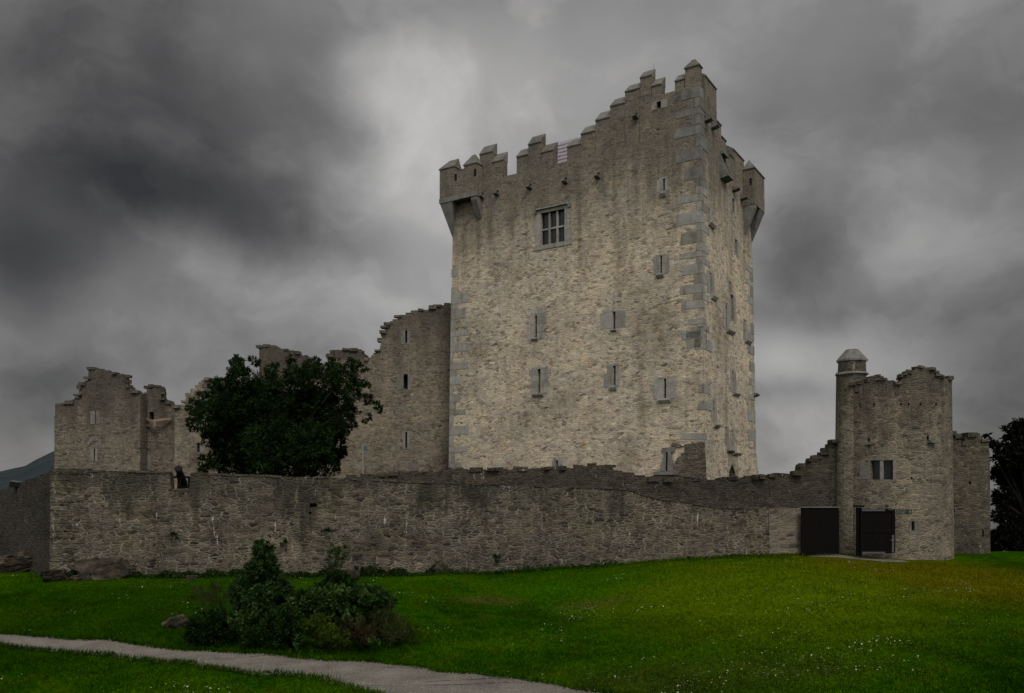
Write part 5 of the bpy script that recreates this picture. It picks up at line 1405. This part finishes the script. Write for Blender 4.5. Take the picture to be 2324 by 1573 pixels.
# ------------------------------------------------------------------ shrub island on the lawn
ZS = lambda x, y: (360.0 + .26807 * x, 1211.4 + .26807 * y)         # crop (520, 1750), scale 2.5822
def shrub(name, label, cat, lst, D, dens, length, width, mat, rs, up=.25, depth=.8, shell=.35, stemr=.05, base=None):
    u, v = ZS(*base); p = at(u, v, D); p.z = float(ground_z(p.x, p.y))
    root = empty(name, p, label=label, cat=cat)
    rg = np.random.default_rng(rs)
    blobs = []
    for x, y, r in lst:
        u, v = ZS(x, y); rad = r * .26807 * D / FOC
        blobs.append((at(u, v, D + rg.uniform(-1, 1) * min(depth, .9)), (rad, max(rad * .9, .15), rad)))
    P_, D_, T_ = blob_leaves(blobs, dens, rs, up, shell)
    keep_ = P_[:, 2] > ground_z(P_[:, 0], P_[:, 1]) + .02
    leaf_mesh('foliage', P_[keep_], D_[keep_], length, width, T_[keep_], mat, root, rs=rs)
    limbs(p, [p.lerp(b[0], .8) for b in blobs[::2]], stemr * .6, rs).build('stems', M_bark, root)
    return root
DS = 30.3
shrub('holly_shrub', 'tall glossy holly shrub with a pointed top on the lawn', 'shrub', [(845, 95, 34), (880, 85, 25), (850, 160, 60), (930, 130, 40), (890, 240, 85), (960, 200, 40), (980, 270, 30), (800, 300, 70), (880, 330, 110), (970, 330, 50), (740, 330, 30), (770, 420, 100), (900, 440, 130), (1020, 460, 90), (680, 470, 80), (620, 470, 30), (1100, 470, 50), (720, 540, 90), (850, 560, 110), (980, 560, 80), (660, 560, 50), (740, 640, 80), (850, 650, 80), (1080, 530, 50)], DS, 1700, .13, .075, M_holly, 31, base=(850, 900))
shrub('feathery_shrub', 'thin feathery upright shrub rising behind the brambles', 'shrub', [(1500, 130, 40), (1540, 120, 40), (1480, 180, 50), (1550, 190, 50), (1470, 230, 45), (1540, 250, 50), (1510, 290, 50), (1520, 340, 40), (1470, 110, 18), (1590, 170, 20), (1440, 210, 20)], DS + .5, 800, .14, .026, M_fine, 32, .6, base=(1520, 620))
shrub('dark_shrub', 'dark rounded shrub below the feathery shrub', 'shrub', [(1500, 400, 80), (1420, 460, 90), (1560, 420, 80), (1620, 440, 60), (1380, 490, 50), (1500, 480, 90)], DS + .3, 1500, .13, .07, M_bush, 33, base=(1500, 700))
shrub('bramble_thicket', 'sprawling bramble thicket in the middle of the shrubs', 'shrub', [(1150, 560, 60), (1250, 530, 60), (1350, 560, 90), (1450, 520, 80), (1550, 560, 100), (1650, 560, 90), (1200, 620, 90), (1330, 640, 100), (1460, 640, 110), (1600, 640, 110), (1720, 620, 90), (1780, 680, 70), (1550, 700, 70), (1650, 720, 70), (1130, 640, 60), (1050, 600, 50), (960, 610, 60), (1740, 540, 50)], DS - .5, 1500, .15, .10, M_bram, 34, .5, .9, base=(1400, 900))
shrub('dark_shrub', 'dark green leafy shrub at the right shoulder of the brambles', 'shrub', [(1750, 520, 80), (1830, 520, 80), (1900, 560, 80), (1960, 590, 50), (1850, 590, 80), (1690, 490, 50)], DS, 1500, .12, .07, M_holly, 35, base=(1850, 820))
shrub('round_bush', 'low round dark bush at the left end of the shrubs', 'shrub', [(330, 780, 90), (300, 840, 80), (420, 760, 100), (500, 780, 100), (400, 850, 110), (520, 850, 110), (570, 760, 60), (590, 880, 60), (320, 900, 60), (450, 690, 60), (540, 690, 60), (280, 790, 40)], DS - 1.5, 1500, .11, .06, M_bush, 36, base=(430, 930))
shrub('round_bush', 'broad dark bush front and centre among the shrubs', 'shrub', [(900, 720, 90), (1000, 720, 110), (1100, 740, 110), (860, 800, 100), (960, 830, 130), (1080, 840, 120), (1160, 820, 90), (800, 860, 80), (880, 900, 70), (1000, 920, 70), (1120, 900, 80), (950, 650, 60), (1060, 660, 60), (1190, 880, 60)], DS - 1.6, 1500, .11, .06, M_bush, 37, base=(1000, 960))
shrub('gold_bush', 'small yellow-green bush in front of the brambles', 'shrub', [(1280, 760, 60), (1350, 730, 60), (1400, 760, 60), (1330, 800, 80), (1250, 790, 50), (1450, 830, 70), (1520, 850, 60), (1400, 860, 80), (1500, 900, 60), (1340, 880, 60), (1580, 880, 50)], DS - 2.0, 1500, .085, .035, M_gold, 38, base=(1380, 960))
shrub('dead_fern', 'brown dead fern clump at the right of the shrubs', 'plant', [(1600, 780, 60), (1680, 790, 70), (1760, 810, 70), (1650, 840, 70), (1740, 860, 60), (1820, 820, 50)], DS - 1.8, 700, .26, .03, M_fern, 39, -.35, base=(1700, 940))
shrub('dry_grass_clump', 'tall dry grassy clump at the right end of the shrubs', 'plant', [(1900, 720, 90), (1960, 760, 90), (1870, 790, 80), (1980, 830, 80), (1900, 860, 90), (2050, 850, 60), (2120, 880, 60), (2060, 780, 40), (2140, 800, 40)], DS - 1.2, 900, .26, .024, M_dry, 40, 1.1, base=(1950, 950))
shrub('leafy_weed', 'pale leafy weeds growing between the holly and the round bush', 'plant', [(660, 720, 50), (720, 760, 60), (640, 780, 50), (700, 820, 50), (780, 700, 40), (800, 660, 25), (720, 680, 40)], DS - 1.7, 900, .15, .09, M_bram, 41, .5, base=(700, 880))
shrub('grass_tussock', 'tall brownish grass tussock beside the lawn boulder', 'plant', [(330, 520, 70), (420, 500, 80), (500, 520, 80), (560, 540, 60), (380, 580, 70), (470, 590, 70), (280, 560, 40)], DS + 1.0, 360, .30, .02, M_dry, 42, 1.2, base=(430, 640))
shrub('leafy_weed', 'low leafy weeds under the front edge of the shrubs', 'plant', [(1160, 900, 40), (1200, 890, 40), (1150, 950, 30), (1530, 980, 40), (1780, 900, 50), (1830, 930, 50), (1760, 950, 40)], DS - 2.4, 420, .13, .08, M_bram, 43, .5, base=(1400, 985))

def boulder(name, label, u, v, D, size, rz, sd, cat='boulder', sink=.25, flat=1.0):
    bm = bmesh.new(); bmesh.ops.create_icosphere(bm, subdivisions=5, radius=1)
    rn = random.Random(int(sd * 10)); cuts = []
    for _ in range(17):
        nv = Vector((rn.gauss(0, 1), rn.gauss(0, 1), rn.gauss(0, .8))).normalized(); cuts.append((nv, rn.uniform(.45, .85)))
    tiltv = Vector((rn.uniform(-.5, .5), rn.uniform(-.3, .3), 1)).normalized()
    for k in range(5): cuts.append((tiltv, .35 + .0 * k) if k == 0 else ((tiltv + Vector((rn.gauss(0, .35), rn.gauss(0, .35), 0))).normalized(), rn.uniform(.4, .7)))
    for vv in bm.verts:
        q = vv.co * 1.15
        for nv, dd in cuts:
            ov = q.dot(nv) - dd
            if ov > 0: q = q - nv * ov * .93
        c = q.copy()
        hh_ = q.dot(tiltv) * 5.5 + .6 * mnoise.noise(c * 2.0); k_ = math.floor(hh_); q = q * (1 + .16 * (mnoise.noise(Vector((k_ * 3.7, sd, c.x * .8))) ) - .10 * max(0, 1 - abs(hh_ - k_) * 6))
        q = q * (1 + .16 * mnoise.noise(c * 2.5 + Vector((sd, 0, 0))) + .07 * mnoise.noise(c * 6 + Vector((0, sd, 0))) + .04 * mnoise.noise(c * 14))
        vv.co = q
    me = bpy.data.meshes.new(name); bm.to_mesh(me); bm.free(); me.materials.append(M_rock)
    o = bpy.data.objects.new(name, me); col.objects.link(o)
    p = at(u, v, D); o.location = (p.x, p.y, float(ground_z(p.x, p.y)) + size[2] * (1 - sink) * .5); o.scale = size; o.rotation_euler = (0, R(rz * .3), R(rz))
    return tag(o, label, cat)
boulder('boulder', 'half buried pale boulder in the grass left of the shrubs', 405, 1385, 31.6, (.66, .42, .55), 15, 3.3)
boulder('boulder', 'large reddish rock outcrop at the foot of the curtain wall corner', 235, 1304, 40.9, (1.7, .75, 1.25), 8, 5.1, 'rock')
boulder('boulder', 'low dark rock poking out at the very corner of the curtain wall', 130, 1305, 40.2, (.95, .7, .7), -20, 8.2, 'rock')
boulder('boulder', 'long dark ledge of rock under the dark return wall', 40, 1300, 43.5, (2.6, 1.2, 1.2), -12, 2.2, 'rock')
boulder('boulder', 'small dark rock in front of the reddish outcrop', 178, 1306, 40.2, (.6, .5, .32), 30, 4.4, 'rock')
boulder('boulder', 'sloping pale rock against the wall behind the feathery shrub', 795, 1296, 42.0, (.85, .5, .62), -25, 6.4, 'rock')
boulder('boulder', 'small dark stone under the wall between the outcrop and the holly', 437, 1302, 41.2, (.5, .4, .25), 10, 7.7, 'rock')

# weeds rooted in the curtain wall
def wall_weed(u, v, r, sd, label, mat=M_weed):
    s_, z = CW.hit(u, v); c = CW.P(s_, z, .1); rad = r * 43 / FOC
    P_, D_, T_ = blob_leaves([(c, (rad, .12, rad * 1.2))], 700, sd, .3, .1)
    D_[:, 1] -= .5
    o = leaf_mesh('wall_weed', P_, D_, .13, .06, T_, mat, rs=sd)
    return tag(o, label, 'weed', 'weeds rooted in the curtain wall')
wall_weed(399, 1211, 9, 51, 'green weed in the wall face below the cannon')
wall_weed(647, 1236, 10, 52, 'green weed tuft right of the holly tip')
wall_weed(739, 1210, 10, 53, 'green weed tuft above the feathery shrub')
wall_weed(1128, 1268, 9, 54, 'green weed low on the wall below the keep')
wall_weed(815, 1296, 12, 55, 'leafy weed at the wall foot beside the sloping rock')

# ------------------------------------------------------------------ grass, daisies, wall-foot growth
rng = np.random.default_rng(99)
def in_path(x, y):
    yu = np.interp(x, PATH_UP[:, 0], PATH_UP[:, 1]); yl = np.interp(x, PATH_LO[:, 0], PATH_LO[:, 1])
    return (y < yu) & (y > yl)
def scatter(n, xr=(-30, 34), yr=(21, 47.5), power=1.0):
    y = yr[0] + (yr[1] - yr[0]) * rng.uniform(0, 1, n) ** power
    x = (rng.uniform(-40, 2360, n) - U0) / FOC * y
    ok = (y < WALL_A.y + (WALL_B.y - WALL_A.y) * (x - WALL_A.x) / (WALL_B.x - WALL_A.x) + np.where(x > 17, 2.0, -.05)) & ~in_path(x, y)
    ok &= ~((x > 16) & (y > 44.3))
    return x[ok], y[ok]
x, y = scatter(330000, power=1.25)
nz_ = np.array([mnoise.noise(Vector((a * .7, b * .7, 0))) for a, b in zip(x[::1], y[::1])])
k = rng.uniform(-.5, .6, len(x)) < nz_ + .15
x, y, nz_ = x[k], y[k], nz_[k]
pts = np.stack([x, y, ground_z(x, y) - .005], -1)
dr = np.stack([rng.normal(0, .45, len(x)), rng.normal(0, .45, len(x)), np.ones(len(x))], -1)
tn = np.clip(rng.uniform(0, .8, len(x)) + (rng.uniform(0, 1, len(x)) > .97) * .4, 0, 1)
leaf_mesh('grass', pts, dr, .095, .020, tn, M_blade, fold=.1, rs=9, kind='stuff', label='short lawn grass over the whole slope', cat='grass')
# ragged longer grass along wall feet and path edges
xx = rng.uniform(-24, 17, 9000); yy = wall_y(xx) - np.abs(rng.normal(0, .22, 9000)) - .05
ux = rng.integers(0, NP, 9000); e_ = rng.random(9000) < .5
px = np.where(e_, PATH_UP[ux, 0], PATH_LO[ux, 0]) + rng.normal(0, .15, 9000); py = np.where(e_, PATH_UP[ux, 1] + np.abs(rng.normal(0, .10, 9000)) - .04, PATH_LO[ux, 1] - np.abs(rng.normal(0, .10, 9000)) + .04)
# verge round the shrub island
ang = rng.uniform(0, 6.28, 9000); vx = -7.6 + np.cos(ang) * rng.uniform(2.6, 5.0, 9000); vy = 30.0 + np.sin(ang) * rng.uniform(1.2, 2.4, 9000)
vk = ~in_path(vx, vy); vx, vy = vx[vk], vy[vk]
x = np.r_[xx, px, vx]; y = np.r_[yy, py, vy]
pts = np.stack([x, y, ground_z(x, y) - .005], -1); dr = np.stack([rng.normal(0, .5, len(x)), rng.normal(0, .5, len(x)), np.ones(len(x))], -1)
leaf_mesh('long_grass', pts, dr, .19, .022, rng.uniform(0, .75, len(x)), M_blade, fold=.1, rs=10, kind='stuff', label='longer tufts of grass along wall foot and path edges', cat='grass')
# leafy strip at the foot of the wall, left half
xx = np.r_[rng.uniform(-23, -4, 8200), rng.uniform(-4, 6, 700)]; n_ = len(xx); yy = wall_y(xx) - np.abs(rng.normal(0, .25, n_)) - .02
amp_ = np.array([max(0, mnoise.noise(Vector((a * .9, 7, 0))) + .35) for a in xx])
pts = np.stack([xx, yy, ground_z(xx, yy) + rng.uniform(0, .65, n_) * amp_], -1)
leaf_mesh('ground_ivy', pts, rng.normal(size=(n_, 3)) + np.array([0, -.5, .6]), .12, .085, rng.uniform(0, 1, n_), M_weed, rs=11, kind='stuff', label='leafy ground ivy along the foot of the curtain wall', cat='ground cover')
# daisies and clover heads, in drifts
x, y = scatter(60000, power=1.0)
nzd = np.array([mnoise.noise(Vector((a * .33, b * .6, 5.5))) + .6 * mnoise.noise(Vector((a * 1.3, b * 2.2, 1.5))) for a, b in zip(x, y)])
k = rng.uniform(.05, 1.0, len(x)) < np.clip((nzd - .2) * 1.1, 0.018, 1)
x, y = x[k], y[k]
n_ = len(x); rr_ = rng.uniform(.011, .029, n_); zz = ground_z(x, y) + rng.uniform(.05, .10, n_)
V_, F_ = [], []
a6 = np.linspace(0, 2 * math.pi, 7)[:-1]
for i in range(n_):
    b = len(V_); tl_ = rng.normal(0, .35, 2)
    for t_ in a6: V_.append((x[i] + rr_[i] * math.cos(t_), y[i] + rr_[i] * math.sin(t_), zz[i] + rr_[i] * (tl_[0] * math.cos(t_) + (tl_[1] - .35) * -math.sin(t_) * -1)))
    F_.append(list(range(b, b + 6)))
me = bpy.data.meshes.new('daisies'); me.from_pydata(V_, [], F_)
me.materials.append(plain('daisy_petal', (.36, .36, .25), .8, .05, .3, 30)); o = bpy.data.objects.new('daisies', me); col.objects.link(o)
tag(o, 'drifts of tiny white daisies and clover in the lawn', 'daisies', kind='stuff')
# loose gravel on the path
ux = rng.uniform(0, NP - 1.01, 9000); ui = ux.astype(int); uf = (ux - ui)[:, None]; e_ = rng.uniform(-.03, 1.03, 9000)[:, None]
q = (PATH_UP[ui] * (1 - uf) + PATH_UP[ui + 1] * uf) * (1 - e_) + (PATH_LO[ui] * (1 - uf) + PATH_LO[ui + 1] * uf) * e_
zq = ground_z(q[:, 0], q[:, 1]) + .038
V_, F_ = [], []
for (x_, y_), z_ in zip(q, zq):
    b = len(V_); r_ = rng.uniform(.010, .032)
    for t_ in (0.3, 1.9, 3.4, 4.9): V_.append((x_ + r_ * math.cos(t_ + r_ * 99) * rng.uniform(.7, 1.3), y_ + r_ * math.sin(t_ + r_ * 99), z_ + rng.uniform(-.012, .004)))
    V_.append((x_, y_, z_ + r_ * rng.uniform(.5, .9)))
    F_ += [[b, b + 1, b + 4], [b + 1, b + 2, b + 4], [b + 2, b + 3, b + 4], [b + 3, b, b + 4]]
me = bpy.data.meshes.new('gravel'); me.from_pydata(V_, [], F_); me.materials.append(plain('gravel_stone', (.125, .114, .098), .95, .05, .7, 13))
o = bpy.data.objects.new('gravel', me); col.objects.link(o); tag(o, 'loose gravel stones lying on the path', 'gravel', kind='stuff')
